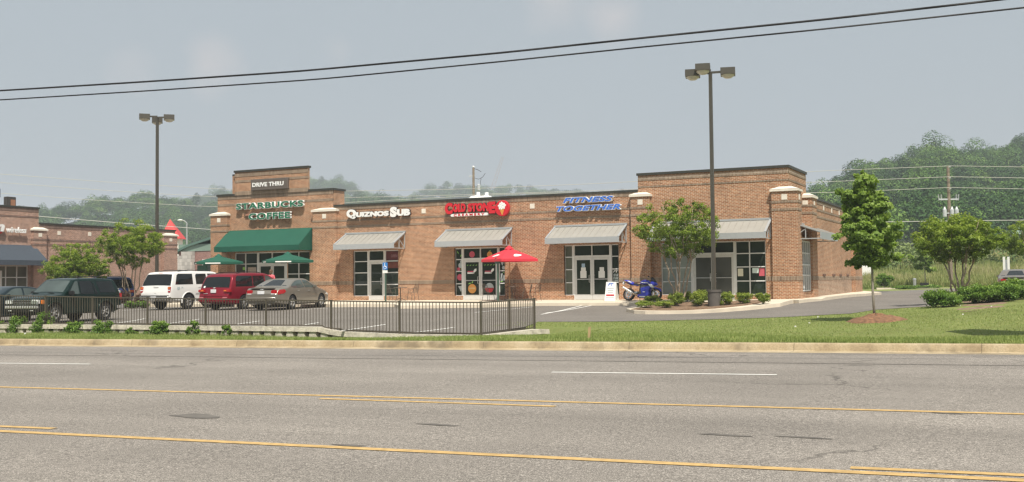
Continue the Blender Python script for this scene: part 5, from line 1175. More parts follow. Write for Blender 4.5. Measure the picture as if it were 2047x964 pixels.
def van_red():
    c = Car(dict(L=5.10, W=1.93, H=1.74, wr=1.08, wf=4.08, R=.34, rim=.60, alloy=True, belt=1.08, shoulder=.82, tumb=.16, r0=.40, k0=.10, r1=.7, k1=.16, rs=.06,
        prof=[(-.1,.62),(.0,.66),(.06,.80),(.12,.98),(.40,1.58),(.54,1.69),(1.6,1.745),(2.7,1.72),(3.0,1.66),(4.1,1.08),(4.22,1.04),(4.75,.92),(5.0,.76),(5.08,.6),(5.2,.5)],
        under=[(0,.36),(.5,.25),(4.6,.22),(5.1,.32)], paint=paint('red_car_paint', (.215,.008,.02), .2)))
    s = thing('parked_car', 'dark red minivan parked between the white vehicle and the tan sedan', 'car'); c.body(s)
    for sg in (-1, 1):
        c.sidepatch('side_window', [(.50,1.10),(1.70,1.10),(1.76,1.60),(.72,1.61),(.60,1.52)], CARGLASS, s, sg); c.sidepatch('side_window', [(1.75,1.10),(2.62,1.10),(2.62,1.60),(1.81,1.60)], CARGLASS, s, sg); c.sidepatch('side_window', [(2.70,1.10),(3.70,1.10),(3.0,1.56),(2.88,1.60),(2.70,1.60)], CLEARG, s, sg)
        mirror_part(c, s, 3.5, 1.10, c.paint, sg); handle_part(c, s, 1.9, .93, c.paint, sg); handle_part(c, s, 2.8, .93, c.paint, sg)
        o = rbox('tail_light', (-.0, sg*.78-.22, .84), (.17, sg*.78+.165, .98), TAILR, s, .03); rbox('amber_lens', (-.012, sg*.70-.10, .89), (.10, sg*.70+.06, .945), AMBER, o, .01); rbox('amber_lens', (.06, sg*.90-.03, .88), (.40, sg*.90+.05, .93), AMBER, o, .015)
        rbox('reflector', (-.05, sg*.72-.14, .56), (.04, sg*.72+.14, .62), mat('pink_reflector', (.55,.22,.24), .2, var=0), s, .02); rbox('headlight', (4.84, sg*.66-.2, .66), (5.0, sg*.66+.14, .80), HEADL, s, .04)
        c.sidepatch('slide_track', [(.9,.97),(1.75,.97),(1.75,.985),(.9,.985)], DARKP, s, sg, .007)
    c.toppatch('rear_window', .16, .40, 1.02, .97, CARGLASS, s); c.toppatch('windscreen', 4.02, 3.06, .97, .92, CLEARG, s)
    rbox('rear_bumper', (-.08, -.90, .34), (.25, .90, .66), c.paint, s, .08, 3); rbox('number_plate', (-.0, -.16, .82), (.035, .16, .98), PLATE, s, .006, 1); rbox('gate_badge', (.055, -.06, 1.02), (.09, .06, 1.08), SILVER, s, .01, 1); rbox('gate_badge', (-.002, .35, .77), (.02, .6, .80), SILVER, s, .006, 1)
    m = MB(); m.bar((.165,-.28,1.09),(.165,.28,1.09), .03, .025); m.build('wiper', DARKP, s); m = MB(); m.lathe([(.055,-.003),(.055,.003)], (.155,.66,1.10), Vector((-.9,0,.45)), 16); m.build('round_sticker', WHITE, s); rbox('exhaust_pipe', (-.05, .45, .22), (.2, .52, .28), SILVER, s, .02, 1)
    roof_rack(c, s, .9, 2.6, .8, .035)
    for x in (c.wr, c.wf): [c.wheel(s, x, sg, 5) for sg in (-1, 1)]
    return s, c
def sedan(label, pm, full=True, clear=True):
    c = Car(dict(L=5.0, W=1.85, H=1.42, wr=1.22, wf=3.98, R=.325, rim=.66, alloy=True, belt=.98, shoulder=.76, tumb=.24, r0=.75, k0=.16, r1=.9, k1=.20, rs=.12,
        prof=[(-.1,.62),(.0,.66),(.06,.80),(.14,.955),(.30,.985),(.85,1.03),(1.65,1.355),(1.95,1.405),(2.6,1.415),(2.85,1.38),(3.75,.985),(3.95,.94),(4.6,.80),(4.85,.68),(4.97,.55),(5.1,.45)],
        under=[(0,.30),(.5,.22),(4.5,.20),(5.0,.28)], paint=pm))
    s = thing('parked_car', label, 'car'); c.body(s); g = CLEARG if clear else CARGLASS
    for sg in (-1, 1):
        ov = [(1.16,1.02)]+[(1.16+.02,1.10),(1.40,1.22),(1.70,1.325),(1.95,1.345),(2.28,1.352),(2.33,1.0),(1.5,.985)]
        c.sidepatch('side_window', ov, g, s, sg, cuts=10); c.sidepatch('side_window', [(2.40,1.0),(3.42,.995),(3.30,1.06),(2.86,1.29),(2.62,1.345),(2.37,1.352)], g, s, sg, cuts=10)
        mirror_part(c, s, 3.22, 1.04, pm, sg, (.08,.09,.065)); handle_part(c, s, 1.75, .86, SILVER, sg); handle_part(c, s, 2.72, .85, SILVER, sg)
        c.sidepatch('tail_light', [(.07,.70),(.44,.74),(.62,.84),(.50,.93),(.16,.91),(.06,.82)], TAILR, s, sg, .012); rbox('tail_light', (.0, sg*.62-.16, .72), (.13, sg*.62+.12, .90), TAILR, s, .03); rbox('reverse_lens', (-.004, sg*.60-.12, .70), (.09, sg*.60+.10, .755), HEADL, s, .012); c.sidepatch('headlight', [(4.3,.66),(4.78,.58),(4.8,.66),(4.5,.74)], HEADL, s, sg, .012)
    c.toppatch('rear_window', .95, 1.62, .93, .86, CARGLASS, s); c.toppatch('windscreen', 3.68, 2.92, .96, .88, CLEARG, s)
    rbox('rear_bumper', (-.07, -.80, .34), (.22, .80, .64), pm, s, .08, 3); rbox('number_plate', (-.02, -.17, .715), (.03, .17, .86), PLATE, s, .006, 1); m = MB(); m.bar((.16,-.62,.985),(.16,.62,.985), .14, .02); m.build('boot_lip', pm, s); rbox('gate_badge', (.05, -.08, .90), (.075, .08, .945), SILVER, s, .006, 1); rbox('exhaust_pipe', (-.04, -.45, .22), (.2, -.38, .28), SILVER, s, .02, 1)
    c.sidepatch('door_moulding', [(1.65,.56),(3.5,.56),(3.5,.60),(1.65,.60)], pm, s, -1, .014); c.sidepatch('door_moulding', [(1.65,.56),(3.5,.56),(3.5,.60),(1.65,.60)], pm, s, 1, .014)
    for x in (c.wr, c.wf): [c.wheel(s, x, sg, 5) for sg in (-1, 1)]
    return s, c
def put(sc, rx, ry, th, z=None):
    """rear axle centre on the ground at rx, ry; th = nose direction counter-clockwise from +Y"""
    s, c = sc; h = math.pi/2+th; x = rx-math.cos(h)*c.wr; y = ry-math.sin(h)*c.wr
    za = T(rx, ry); zf = T(rx+math.cos(h)*(c.wf-c.wr), ry+math.sin(h)*(c.wf-c.wr)); p = math.atan2(zf-za, c.wf-c.wr)
    s.location = (x, y, (za if z is None else z)-math.tan(p)*c.wr+.004); s.rotation_euler = (0, -p, h)
TAN = paint('tan_car_paint', (.25,.23,.195), .45); NAVY = paint('slate_car_paint', (.016,.030,.036), .3); BLUEC = paint('blue_car_paint', (.03,.055,.16), .3)
put(suv_green(), 1.38, -19.2, math.pi+.11)
put(van_white(), -3.05, -9.9, 0.)
put(van_red(), 1.05, -10.5, 0.)
put(sedan('tan sedan parked right of the red minivan, tail to the road', TAN), 4.4, -11.2, .15)
put(sedan('dark slate sedan at the left edge, half hidden behind the green vehicle', NAVY), -2.0, -19.2, math.pi+.05)
p = dep(2026, 575, 60); put(sedan('light tan sedan seen from behind over the right hedge', paint('champagne_paint', (.24,.21,.175), .4), clear=False), p[0]+.1, p[1]+1.0, .0, -.06)
sc = van_red(); sc[0]['label'] = 'dark blue van behind the trunks of the left tree'; 
for o in [sc[0]]+list(sc[0].children_recursive):
    if o.type == 'MESH':
        for i, mm in enumerate(o.data.materials):
            if mm and mm.name.startswith('red_car_paint'): o.data.materials[i] = BLUEC
put(sc, -11.0, -6.4, RAD(62))

# ================================================================ blue sport motorcycle
def moto():
    s = thing('motorcycle', 'blue and white sport motorcycle leaning by the brick pier', 'motorcycle'); MBLUE = paint('moto_blue', (.045,.06,.50), .05)
    Rw = .305; wb = 1.39
    def wheel(x, wd, nm='wheel'):
        m = MB(); m.lathe([(Rw*.70,-wd),(Rw*.9,-wd),(Rw,-wd*.3),(Rw,wd*.3),(Rw*.9,wd),(Rw*.70,wd)], (0,0,0), (0,1,0), 32, close=True); t = m.build(nm, TYRE, s, smooth=50); t.location = (x, 0, Rw)
        m = MB(); m.lathe([(Rw*.71,-wd*.8),(Rw*.66,-wd*.8),(Rw*.66,wd*.8),(Rw*.71,wd*.8)], (0,0,0), (0,1,0), 32, close=True)
        for k in range(3): a = 2.094*k+.4; m.bar((0,0,0),(math.cos(a)*Rw*.68,0,math.sin(a)*Rw*.68), .045, .06, (0,1,0))
        m.lathe([(.05,-.06),(.05,.06)], (0,0,0), (0,1,0), 12); m.build('rim', SILVER, t); m = MB(); m.lathe([(Rw*.48,-.062),(Rw*.48,-.056),(Rw*.34,-.056),(Rw*.34,-.062)], (0,0,0), (0,1,0), 24, close=True); m.build('brake_disc', CHROME, t)
    wheel(0, .085); wheel(wb, .06)
    def plate(nm, poly, w, m, par=s, r=.03, taper=.8):
        o = MB()
        P = [(x, -w/2, z) for x, z in poly]; n = len(P); cx_, cz = sum(p[0] for p in poly)/n, sum(p[1] for p in poly)/n
        rings = []
        for y, f in ((-w/2, taper), (-w*.3, 1.), (w*.3, 1.), (w/2, taper)): rings += [(cx_+(x-cx_)*f, y, cz+(z-cz)*f) for x, z in poly]
        fs = [tuple(range(n))[::-1], tuple(3*n+k for k in range(n))]+[(i*n+k, i*n+(k+1) % n, (i+1)*n+(k+1) % n, (i+1)*n+k) for i in range(3) for k in range(n)]
        return o.add(rings, fs).build(nm, m, par, smooth=40)
    plate('frame', [(.25,.42),(.52,.38),(.55,.75),(.95,.80),(1.05,.72),(.85,.58),(.6,.3),(.4,.3)], .20, mat('moto_frame', (.09,.09,.09), .4, .6, var=.1))
    plate('engine', [(.50,.22),(.98,.22),(1.02,.55),(.6,.58)], .30, mat('engine_grey', (.10,.10,.10), .5, .5, var=.2))
    plate('swing_arm', [(-.05,.27),(.5,.36),(.5,.45),(-.05,.34)], .24, SILVER)
    plate('fuel_tank', [(.58,.80),(.62,.93),(.74,1.0),(.94,1.0),(1.06,.90),(1.02,.80),(.8,.77)], .32, MBLUE, taper=.6)
    plate('seat', [(.22,.84),(.30,.87),(.60,.80),(.60,.74),(.3,.78)], .26, mat('seat_vinyl', (.05,.045,.04), .7, var=.1))
    plate('tail_fairing', [(-.30,1.00),(-.05,1.00),(.20,.90),(.50,.78),(.46,.70),(.15,.76),(-.1,.90)], .20, MBLUE, taper=.6)
    plate('tail_stripe', [(-.12,.955),(.02,.955),(.18,.87),(.08,.87)], .215, WHITE, taper=.95)
    plate('side_fairing', [(.62,.60),(.82,.66),(1.10,.72),(1.20,.66),(1.10,.50),(1.14,.30),(.92,.14),(.50,.15),(.44,.22),(.70,.30)], .40, MBLUE, taper=.86)
    plate('fairing_stripe', [(.60,.155),(.90,.155),(.92,.20),(.62,.20)], .415, WHITE, taper=.98); plate('fairing_stripe', [(1.0,.80),(1.22,.78),(1.32,.62),(1.20,.60),(1.10,.68)], .38, WHITE, taper=.85); plate('fairing_emblem', [(.78,.38),(.90,.38),(.90,.43),(.78,.43)], .415, WHITE, taper=.95)
    plate('nose_fairing', [(1.02,.84),(1.16,.93),(1.40,.86),(1.44,.78),(1.36,.72),(1.16,.74)], .34, MBLUE, taper=.7)
    plate('wind_screen', [(1.10,.92),(1.16,1.14),(1.22,1.12),(1.40,.88)], .26, mat('smoke_screen', (.015,.015,.018), .1, var=0), taper=.8)
    plate('front_mudguard', [(1.16,.60),(1.34,.66),(1.60,.58),(1.66,.44),(1.56,.53),(1.36,.59)], .15, MBLUE); plate('tank_stripe', [(.66,.88),(1.0,.86),(1.02,.82),(.68,.84)], .325, WHITE, taper=.97)
    m = MB(); m.tube([(.55,-.18,.20),(.35,-.20,.28),(.28,-.21,.33)], .03, 10); o = m.build('exhaust', mat('exhaust_tan', (.42,.30,.20), .35, .8, var=.1), s); m = MB(); m.tube([(.28,-.22,.34),(-.22,-.26,.62)], [.055,.06], 14); m.build('silencer', SILVER, o)
    m = MB(); [m.tube([(1.12,y,.84),(1.38,y,.31)], .026, 8) for y in (-.1,.1)]; m.build('fork', mat('fork_gold', (.30,.26,.18), .35, .8, var=.1), s)
    m = MB(); m.tube([(1.0,-.34,.93),(1.10,-.2,.95),(1.10,.2,.95),(1.0,.34,.93)], .016, 8); m.build('handlebar', DARKP, s)
    for sg in (-1, 1): m = MB(); m.tube([(1.2,sg*.12,1.02),(1.12,sg*.3,1.10)], .01, 6); m.ell((1.10,sg*.33,1.12), (.03,.07,.04), 10, 6); m.build('mirror', DARKP, s)
    plate('number_plate', [(-.34,.80),(-.28,.80),(-.26,.92),(-.32,.92)], .17, PLATE); m = MB(); m.tube([(.5,.12,.3),(.45,.3,.02)], .014, 6); m.build('side_stand', DARKP, s)
    plate('under_tray', [(-.28,.90),(-.05,.86),(.1,.80),(.2,.72),(.05,.76)], .14, DARKP)
    return s
s = moto(); p0 = onY(1257, 600, -1.75); z = sw(p0[0], -1.75); s.location = (p0[0], -1.75, z+.005); s.rotation_euler = (RAD(-9), 0, RAD(-3))

# ================================================================ the person at the door
def skin(name, joints, edges, m, par, root=0, sub=2):
    me = bpy.data.meshes.new(name); me.from_pydata([j[:3] for j in joints], edges, []); o = link(name, me, par)
    md = o.modifiers.new('s', 'SKIN'); md.use_smooth_shade = True
    for i, j in enumerate(joints):
        sv = me.skin_vertices[0].data[i]; sv.radius = (j[3], j[4] if len(j) > 4 else j[3]); sv.use_root = (i == root)
    o.modifiers.new('d', 'SUBSURF').levels = sub; o.modifiers['d'].render_levels = sub
    bpy.context.view_layer.update(); me2 = bpy.data.meshes.new_from_object(o.evaluated_get(bpy.context.evaluated_depsgraph_get()))
    o.modifiers.clear(); o.data = me2; me2.materials.clear()
    for q in (m if isinstance(m, list) else [m]): me2.materials.append(q)
    me2.polygons.foreach_set('use_smooth', [True]*len(me2.polygons)); return o
def skinv(me):
    pass
def person(x, y, z, rz):
    s = thing('person', 'person in a pink top seen from behind, walking to the glass doors', 'person', (x, y, z), rz)
    J = [(0,0,.92,.135,.105),(0,.0,1.08,.125,.09),(0,.01,1.25,.145,.10),(0,.01,1.37,.13,.085),(0,.0,1.44,.055,.055),(0,.02,1.50,.052,.052),(0,.03,1.57,.078,.092),(0,.03,1.66,.06,.07)]
    E = [(0,1),(1,2),(2,3),(3,4),(4,5),(5,6),(6,7)]
    for sg in (-1, 1):
        b = len(J); J += [(sg*.16,0,1.37,.06,.055),(sg*.21,-.01,1.22,.047,.045),(sg*.235,.0,1.08,.038,.038),(sg*.23,.07,.93,.032,.032),(sg*.225,.10,.85,.024,.03)]; E += [(3,b),(b,b+1),(b+1,b+2),(b+2,b+3),(b+3,b+4)]
        f = len(J)
        for k, (dx, l) in enumerate(((-.028,.062),(-.01,.072),(.01,.068),(.026,.055))): J += [(sg*.225+dx*.4,.112+dx*.9,.79,.0085),(sg*.22+dx*.3,.118+dx,.79-l,.007)]; E += [(b+4,f+2*k),(f+2*k,f+2*k+1)]
        t = len(J); J += [(sg*.21,.15,.81,.0095),(sg*.205,.165,.77,.008)]; E += [(b+4,t),(t,t+1)]
        l = len(J); st = .12*sg; J += [(sg*.095,0,.84,.09,.09),(sg*.10,st*.6,.48,.062,.062),(sg*.10,st*.9-.05,.12,.04,.042),(sg*.10,st*.9-.05,.05,.04,.04),(sg*.11,st*.9+.10,.03,.04,.028)]; E += [(0,l),(l,l+1),(l+1,l+2),(l+2,l+3),(l+3,l+4)]
    PINK = mat('pink_cloth', (.62,.13,.16), .85, var=.06); SKINM = mat('skin_tone', (.48,.28,.20), .55, var=.04); PANTS = mat('beige_cloth', (.30,.26,.20), .85, var=.06); SHOE = mat('shoe_leather', (.05,.04,.035), .6)
    o = skin('body', J, E, [SKINM, PINK, PANTS, SHOE], s)
    mi = []
    for pl in o.data.polygons:
        c = pl.center
        mi.append(3 if c.z < .09 else 2 if c.z < .93 and abs(c.x) < .20 else 1 if (.93 <= c.z < 1.43 and (abs(c.x) < .185 or c.z > 1.16)) else 0)
    o.data.polygons.foreach_set('material_index', mi)
    HAIR = mat('hair_brown', (.095,.05,.026), .6, var=.2, vs=30); m = MB(); m.ell((0,.0,1.595), (.098,.108,.115), 16, 12); m.ell((0,-.04,1.52), (.085,.07,.09), 14, 10); m.build('hair', HAIR, s, smooth=180)
    m = MB(); m.ell((0,.128,1.575), (.014,.02,.02), 8, 6); m.build('nose', SKINM, s, smooth=180)
    for sg in (-1, 1): m = MB(); m.ell((sg*.03,.118,1.60), (.012,.008,.008), 8, 6); m.build('eye', WHITE, s); m = MB(); m.ell((sg*.088,.03,1.575), (.012,.02,.03), 8, 6); m.build('ear', SKINM, s, smooth=180)
    return s
p = onY(541.5, 548, -3.4); person(p[0], -3.4, sw(p[0], -3.4), .25)
bpy.data.objects['person'].scale = (1.05, 1.05, 1.075)
# ================================================================ foliage
BARK = mat('smooth_bark', (.34,.27,.20), .85, var=.25, vs=7); BARK2 = mat('grey_bark', (.27,.24,.20), .9, var=.25, vs=9)
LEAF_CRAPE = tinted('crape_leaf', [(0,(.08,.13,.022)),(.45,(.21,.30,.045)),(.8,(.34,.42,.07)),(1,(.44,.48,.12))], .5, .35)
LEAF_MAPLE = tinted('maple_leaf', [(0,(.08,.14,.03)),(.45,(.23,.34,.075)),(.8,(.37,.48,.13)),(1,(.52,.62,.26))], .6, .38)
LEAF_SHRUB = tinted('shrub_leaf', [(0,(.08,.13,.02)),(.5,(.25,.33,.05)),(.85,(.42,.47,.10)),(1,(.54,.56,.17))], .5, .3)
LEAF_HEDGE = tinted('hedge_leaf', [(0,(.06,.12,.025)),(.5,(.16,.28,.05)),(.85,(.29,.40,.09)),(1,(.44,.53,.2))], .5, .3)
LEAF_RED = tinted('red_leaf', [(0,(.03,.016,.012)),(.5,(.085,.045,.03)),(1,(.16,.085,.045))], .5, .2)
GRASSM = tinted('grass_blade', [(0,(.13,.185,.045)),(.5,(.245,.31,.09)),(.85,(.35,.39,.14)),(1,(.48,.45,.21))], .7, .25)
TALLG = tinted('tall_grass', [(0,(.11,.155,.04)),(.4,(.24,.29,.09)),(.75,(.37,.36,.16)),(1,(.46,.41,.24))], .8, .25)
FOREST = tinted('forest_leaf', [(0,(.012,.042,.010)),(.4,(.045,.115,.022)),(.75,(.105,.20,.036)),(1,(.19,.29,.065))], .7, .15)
def runit(n):
    v = NR.normal(size=(n, 3)); return v/np.linalg.norm(v, axis=1)[:, None]
def leaf_quads(C, nrm, size, asp=.55, jit=.7):
    """pointed leaves (4 corner kites) centred at C, facing about nrm"""
    n = len(C); nn = nrm+NR.normal(size=(n, 3))*jit; nn /= np.linalg.norm(nn, axis=1)[:, None]
    a = np.cross(nn, runit(n)); a /= np.maximum(np.linalg.norm(a, axis=1)[:, None], 1e-6); b = np.cross(nn, a)
    s = size*(.65+.7*NR.rand(n))[:, None]
    bend = nn*s*.18
    return np.stack([C-a*s*.5-bend, C+b*s*asp*.5+bend*.3, C+a*s*.5-bend, C-b*s*asp*.5+bend*.3], 1)
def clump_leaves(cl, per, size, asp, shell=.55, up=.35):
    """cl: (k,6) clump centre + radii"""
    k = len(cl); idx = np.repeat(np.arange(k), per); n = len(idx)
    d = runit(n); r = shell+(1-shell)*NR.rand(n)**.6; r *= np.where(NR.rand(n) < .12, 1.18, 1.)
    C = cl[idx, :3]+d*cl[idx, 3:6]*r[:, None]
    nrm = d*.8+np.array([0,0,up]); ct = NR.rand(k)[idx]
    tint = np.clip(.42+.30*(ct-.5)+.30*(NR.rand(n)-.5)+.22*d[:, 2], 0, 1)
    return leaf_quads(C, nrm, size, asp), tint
def limb(m, a, b, r0, r1, wob=.06, n=5):
    a, b = Vector(a), Vector(b); L_ = (b-a).length; P = [a]
    for i in range(1, n): t = i/n; P.append(a.lerp(b, t)+Vector((R.uniform(-1,1), R.uniform(-1,1), 0))*wob*L_*math.sin(math.pi*t))
    P.append(b); m.tube(P, [r0+(r1-r0)*i/n for i in range(n+1)], 7); return P
def crape(label, base, height, spread, stems, nclump, per, leaf, lean=(0,0), bare=.36, group='crape myrtles by the shops', flat=1., mt=None, seed=0):
    NR.seed(100+seed); R.seed(50+seed)
    s = thing('crape_myrtle', label, 'tree', tuple(map(float, base)), group=group); m = MB(); cl = []
    zc = height*(bare+1)/2; rz = height*(1-bare)/2
    ends = []
    for k in range(stems):
        a = 6.2832*k/stems+R.uniform(-.4,.4); q = Vector((math.cos(a)*.09, math.sin(a)*.09, -.15)); mid = Vector((math.cos(a)*spread*.30, math.sin(a)*spread*.30, height*(bare+.06))); P = limb(m, q, mid, .045, .03, .05)
        for j in range(3):
            b = a+R.uniform(-.7,.7); e = Vector((math.cos(b)*spread*R.uniform(.3,.85), math.sin(b)*spread*R.uniform(.3,.85), height*R.uniform(bare+.28,.92))); limb(m, mid, e, .026, .008, .06); ends.append(e)
    m.build('trunk', BARK, s, smooth=180)
    for i in range(nclump):
        d = runit(1)[0]; rr = NR.rand()**.38
        p = np.array([d[0]*spread*rr, d[1]*spread*rr, zc+d[2]*rz*rr*flat]); 
        if d[2] < -.2: p[2] += rz*.25
        w = spread*NR.uniform(.07,.155); cl.append((p[0]+lean[0]*p[2], p[1]+lean[1]*p[2], p[2], w, w, w*NR.uniform(.5,1.0)))
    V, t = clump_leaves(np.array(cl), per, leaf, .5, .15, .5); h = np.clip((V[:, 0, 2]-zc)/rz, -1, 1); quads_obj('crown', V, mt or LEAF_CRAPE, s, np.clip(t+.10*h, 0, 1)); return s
def ground(x, y, dz=0.): return (x, y, T(x, y)+dz)
# island tree
b = onT(1357, 606, .2); crape('vase shaped crape myrtle with several pale stems in the planted island', (b[0], b[1], b[2]), 4.75, 1.98, 6, 250, 80, .088, seed=3, bare=.33)
p = dep(262, 600, 60); crape('tall crape myrtle with pale stems in front of the left brick wall', (p[0], p[1], T(p[0], p[1])), 4.95, 1.85, 6, 290, 78, .09, seed=5, bare=.36)
p = dep(152, 600, 58); crape('low wide bushy tree behind the dark green vehicle', (p[0], p[1], T(p[0], p[1])), 3.85, 1.75, 5, 280, 80, .09, seed=7, bare=.12, flat=.9)
b = onT(1918, 602); crape('broad crape myrtle with dense crown at the hedge on the right', (b[0], b[1], b[2]), 3.4, 1.75, 6, 330, 92, .085, seed=9, bare=.36)
b = onT(2072, 590); crape('crape myrtle cut off by the right edge, behind the hedge', (b[0], b[1]+3, T(b[0], b[1]+3)), 3.9, 1.75, 5, 280, 84, .085, seed=12, bare=.36)
# red maple on the lawn: leader, tiers narrowing upward
def maple(label, base, H, W, trunk, ncl, per, leaf, seed, mulch=False):
    NR.seed(seed); R.seed(seed); s = thing('maple_tree', label, 'tree', tuple(map(float, base))); m = MB()
    P = [Vector((0,0,-.2)), Vector((-.01*H,0,trunk*.5)), Vector((-.012*H,.02,trunk)), Vector((-.03*H,.03,H*.55)), Vector((-.045*H,.0,H*.8)), Vector((-.06*H,.0,H*.97))]
    m.tube(P, [.042,.038,.034,.028,.018,.007], 9); cl = []
    def axis(z): return np.interp(z, [0,trunk,H*.55,H*.8,H], [0,-.012*H,-.03*H,-.045*H,-.06*H])
    nb = ncl//6
    for i in range(nb):   # ascending side branches, each carrying sprays of leaves
        f = ((i+.5)/nb)**1.05*.93; z = trunk+.05+(H-trunk)*f
        ln = W*np.interp(f, [0,.10,.22,.42,.56,.66,.76,.86,1.], [.78,.98,1.,.92,.80,.52,.30,.17,.08])*NR.uniform(.62,1.18); a = i*2.39996+NR.uniform(-.5,.5); ri = NR.uniform(.25,.75)
        if f < .1: ri -= .35
        b0 = np.array([axis(z), 0, z]); d = np.array([math.cos(a), math.sin(a), ri]); m.tube([tuple(b0), tuple(b0+d*ln*.9)], [.014*(1.2-f), .003], 5)
        for k in range(6):
            t = NR.uniform(.25, 1.); p = b0+d*ln*t+NR.normal(size=3)*.07*W; w = NR.uniform(.08,.17)*W*(1.1-.35*f); cl.append((p[0], p[1], min(p[2], H-.1), w*1.1, w*1.1, w*.8))
    for k in range(9): f = .80+.20*k/8; z = trunk+(H-trunk)*f-.03; w = .02+.115*(1-f)**.6; cl.append((axis(z)+.03*math.sin(k*2), .03*math.cos(k*2), z, w, w, .09))
    for k in range(ncl//8): f = NR.rand(); z = trunk+.15+(H-trunk-.3)*f; w = .13*W*(1.2-.6*f); cl.append((axis(z)+NR.normal()*.05, NR.normal()*.05, z, w, w, w))
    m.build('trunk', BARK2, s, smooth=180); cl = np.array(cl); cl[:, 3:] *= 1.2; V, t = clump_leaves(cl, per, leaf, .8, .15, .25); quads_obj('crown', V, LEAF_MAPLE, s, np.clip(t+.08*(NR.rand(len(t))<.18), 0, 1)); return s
b = onT(1749, 634, .10); H = float(dep(1724, 343, (b-CAM)@BF)[2]-b[2]); maple('young maple with pointed crown in a red mulch mound on the lawn', (b[0], b[1], b[2]), H, 1.0, 1.50, 360, 80, .105, 21)
xm, ym = float(b[0]), float(b[1]); m = MB(); vs = []; n, k = 10, 26
for j in range(n+1):
    for i in range(k):
        r = j/n; a = 6.2832*i/k; x = xm+.05+math.cos(a)*r*.95*(1+.1*math.sin(3*a)); y = ym-.25+math.sin(a)*r*1.25; h = .24*(1-r**1.6)*(1+.15*math.sin(5*a+7*r)); vs.append((x, y, T(x, y)-.04+h+R.uniform(-.012,.012)))
m.add(vs, [(j*k+i, j*k+(i+1) % k, (j+1)*k+(i+1) % k, (j+1)*k+i) for j in range(n) for i in range(k)]); kind(m.build('mulch_mound', REDMULCH, smooth=180), 'structure')
p = dep(1851, 577, 84); H2 = float(dep(1848, 482, 84)[2]-p[2]); maple('small young tree with round crown beyond the drive', p, H2, 1.1, 1.4, 90, 90, .15, 33)
# shrubs
def shrub(label, base, w, h, n, per, leaf, mt, group, seed, nm='shrub', d=None):
    NR.seed(seed); s = thing(nm, label, 'shrub', tuple(map(float, base)), group=group); cl = []; d = d or w
    for i in range(n):
        q = runit(1)[0]; rr = NR.uniform(.35,.85); wl = nm == 'weed'; zz = h*.44+q[2]*h*.44*rr if not wl else h*NR.uniform(.05,.8)**1.3; k_ = 1. if not wl else 1.25-.7*zz/h; cl.append((q[0]*w*rr*.5*k_, q[1]*d*rr*.5*k_, zz, w*(.17 if not wl else .13), d*(.17 if not wl else .13), h*(.16 if not wl else .15)))
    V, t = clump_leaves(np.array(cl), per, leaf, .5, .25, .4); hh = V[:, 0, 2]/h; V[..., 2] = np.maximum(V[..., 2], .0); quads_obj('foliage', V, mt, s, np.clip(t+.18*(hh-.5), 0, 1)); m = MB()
    for i in range(6): c = cl[(i*5) % n]; m.tube([(R.uniform(-.04,.04), R.uniform(-.04,.04), -.05), (c[0]*.8, c[1]*.8, c[2])], [.014,.005], 5)
    m.build('stem', BARK2, s); return s
spots = [(1288,614,.62,.36,'leftmost front shrub in the island'),(1327,615,.66,.38,'second front shrub from the left in the island'),(1306,603,.60,.36,'shrub behind the leftmost pair in the island, below the motorcycle'),(1354,611,.56,.46,'shrub at the foot of the island tree'),(1393,611.5,.62,.50,'round shrub between the island tree and the pole drum'),(1350,602,.5,.34,'rear shrub left of the island tree stems'),(1374,601,.5,.34,'rear shrub right of the island tree stems'),(1407,604,.55,.46,'tall loose shrub left of the pole drum'),(1453,608,.56,.44,'shrub just right of the pole drum'),(1487,606.5,.60,.40,'shrub below the right-hand window panes'),(1525,606,.50,.38,'last shrub on the right of the island')]
for i, (u, v, w, h, lab) in enumerate(spots):
    p = onT(u, v, .2); shrub(lab, (p[0], p[1], p[2]), w*1.45, h*(.95 if i in (0, 1, 2) else 1.45), 30, 75, .06, LEAF_SHRUB, 'shrubs in the planted island', 200+i)
p = onT(1438, 610, .2); shrub('small sparse weed in front of the pole drum', (p[0], p[1]-.25, p[2]), .55, .3, 10, 40, .05, LEAF_SHRUB, None, 230, 'weed')
hedge = [(1886,612,1.25,.95,'separate rounded bush left of the right tree trunk'),(1950,604,1.3,1.0,'first hedge bush right of the tree trunk'),(1978,603,1.2,.95,'second hedge bush right of the tree trunk'),(2003,601,1.2,1.05,'third hedge bush right of the tree trunk'),(2028,598,1.3,1.2,'fourth hedge bush, in front of the light tan sedan'),(2062,596,1.4,1.2,'last hedge bush, cut by the right edge')]
for i, (u, v, w, h, lab) in enumerate(hedge):
    p = onT(u, v); shrub(lab, (p[0], p[1]-.5, T(p[0], p[1]-.5)), w*1.15, h*.78, 45, 95, .085, LEAF_HEDGE, 'hedge bushes on the right', 260+i, 'hedge_bush')
for i, (u, v, lab) in enumerate(((1815,579,'left low mat of shrub behind the far kerb'),(1858,578,'right low mat of shrub behind the far kerb'),(1768,574,'loose bush at the end of the side wall'))):
    p = dep(u, v, 83+(i == 2)*-6); shrub(lab, p, (3.2,2.2,1.3)[i], (.4,.4,1.1)[i], 40, 70, .12, LEAF_HEDGE, None, 280+i, 'low_shrub')
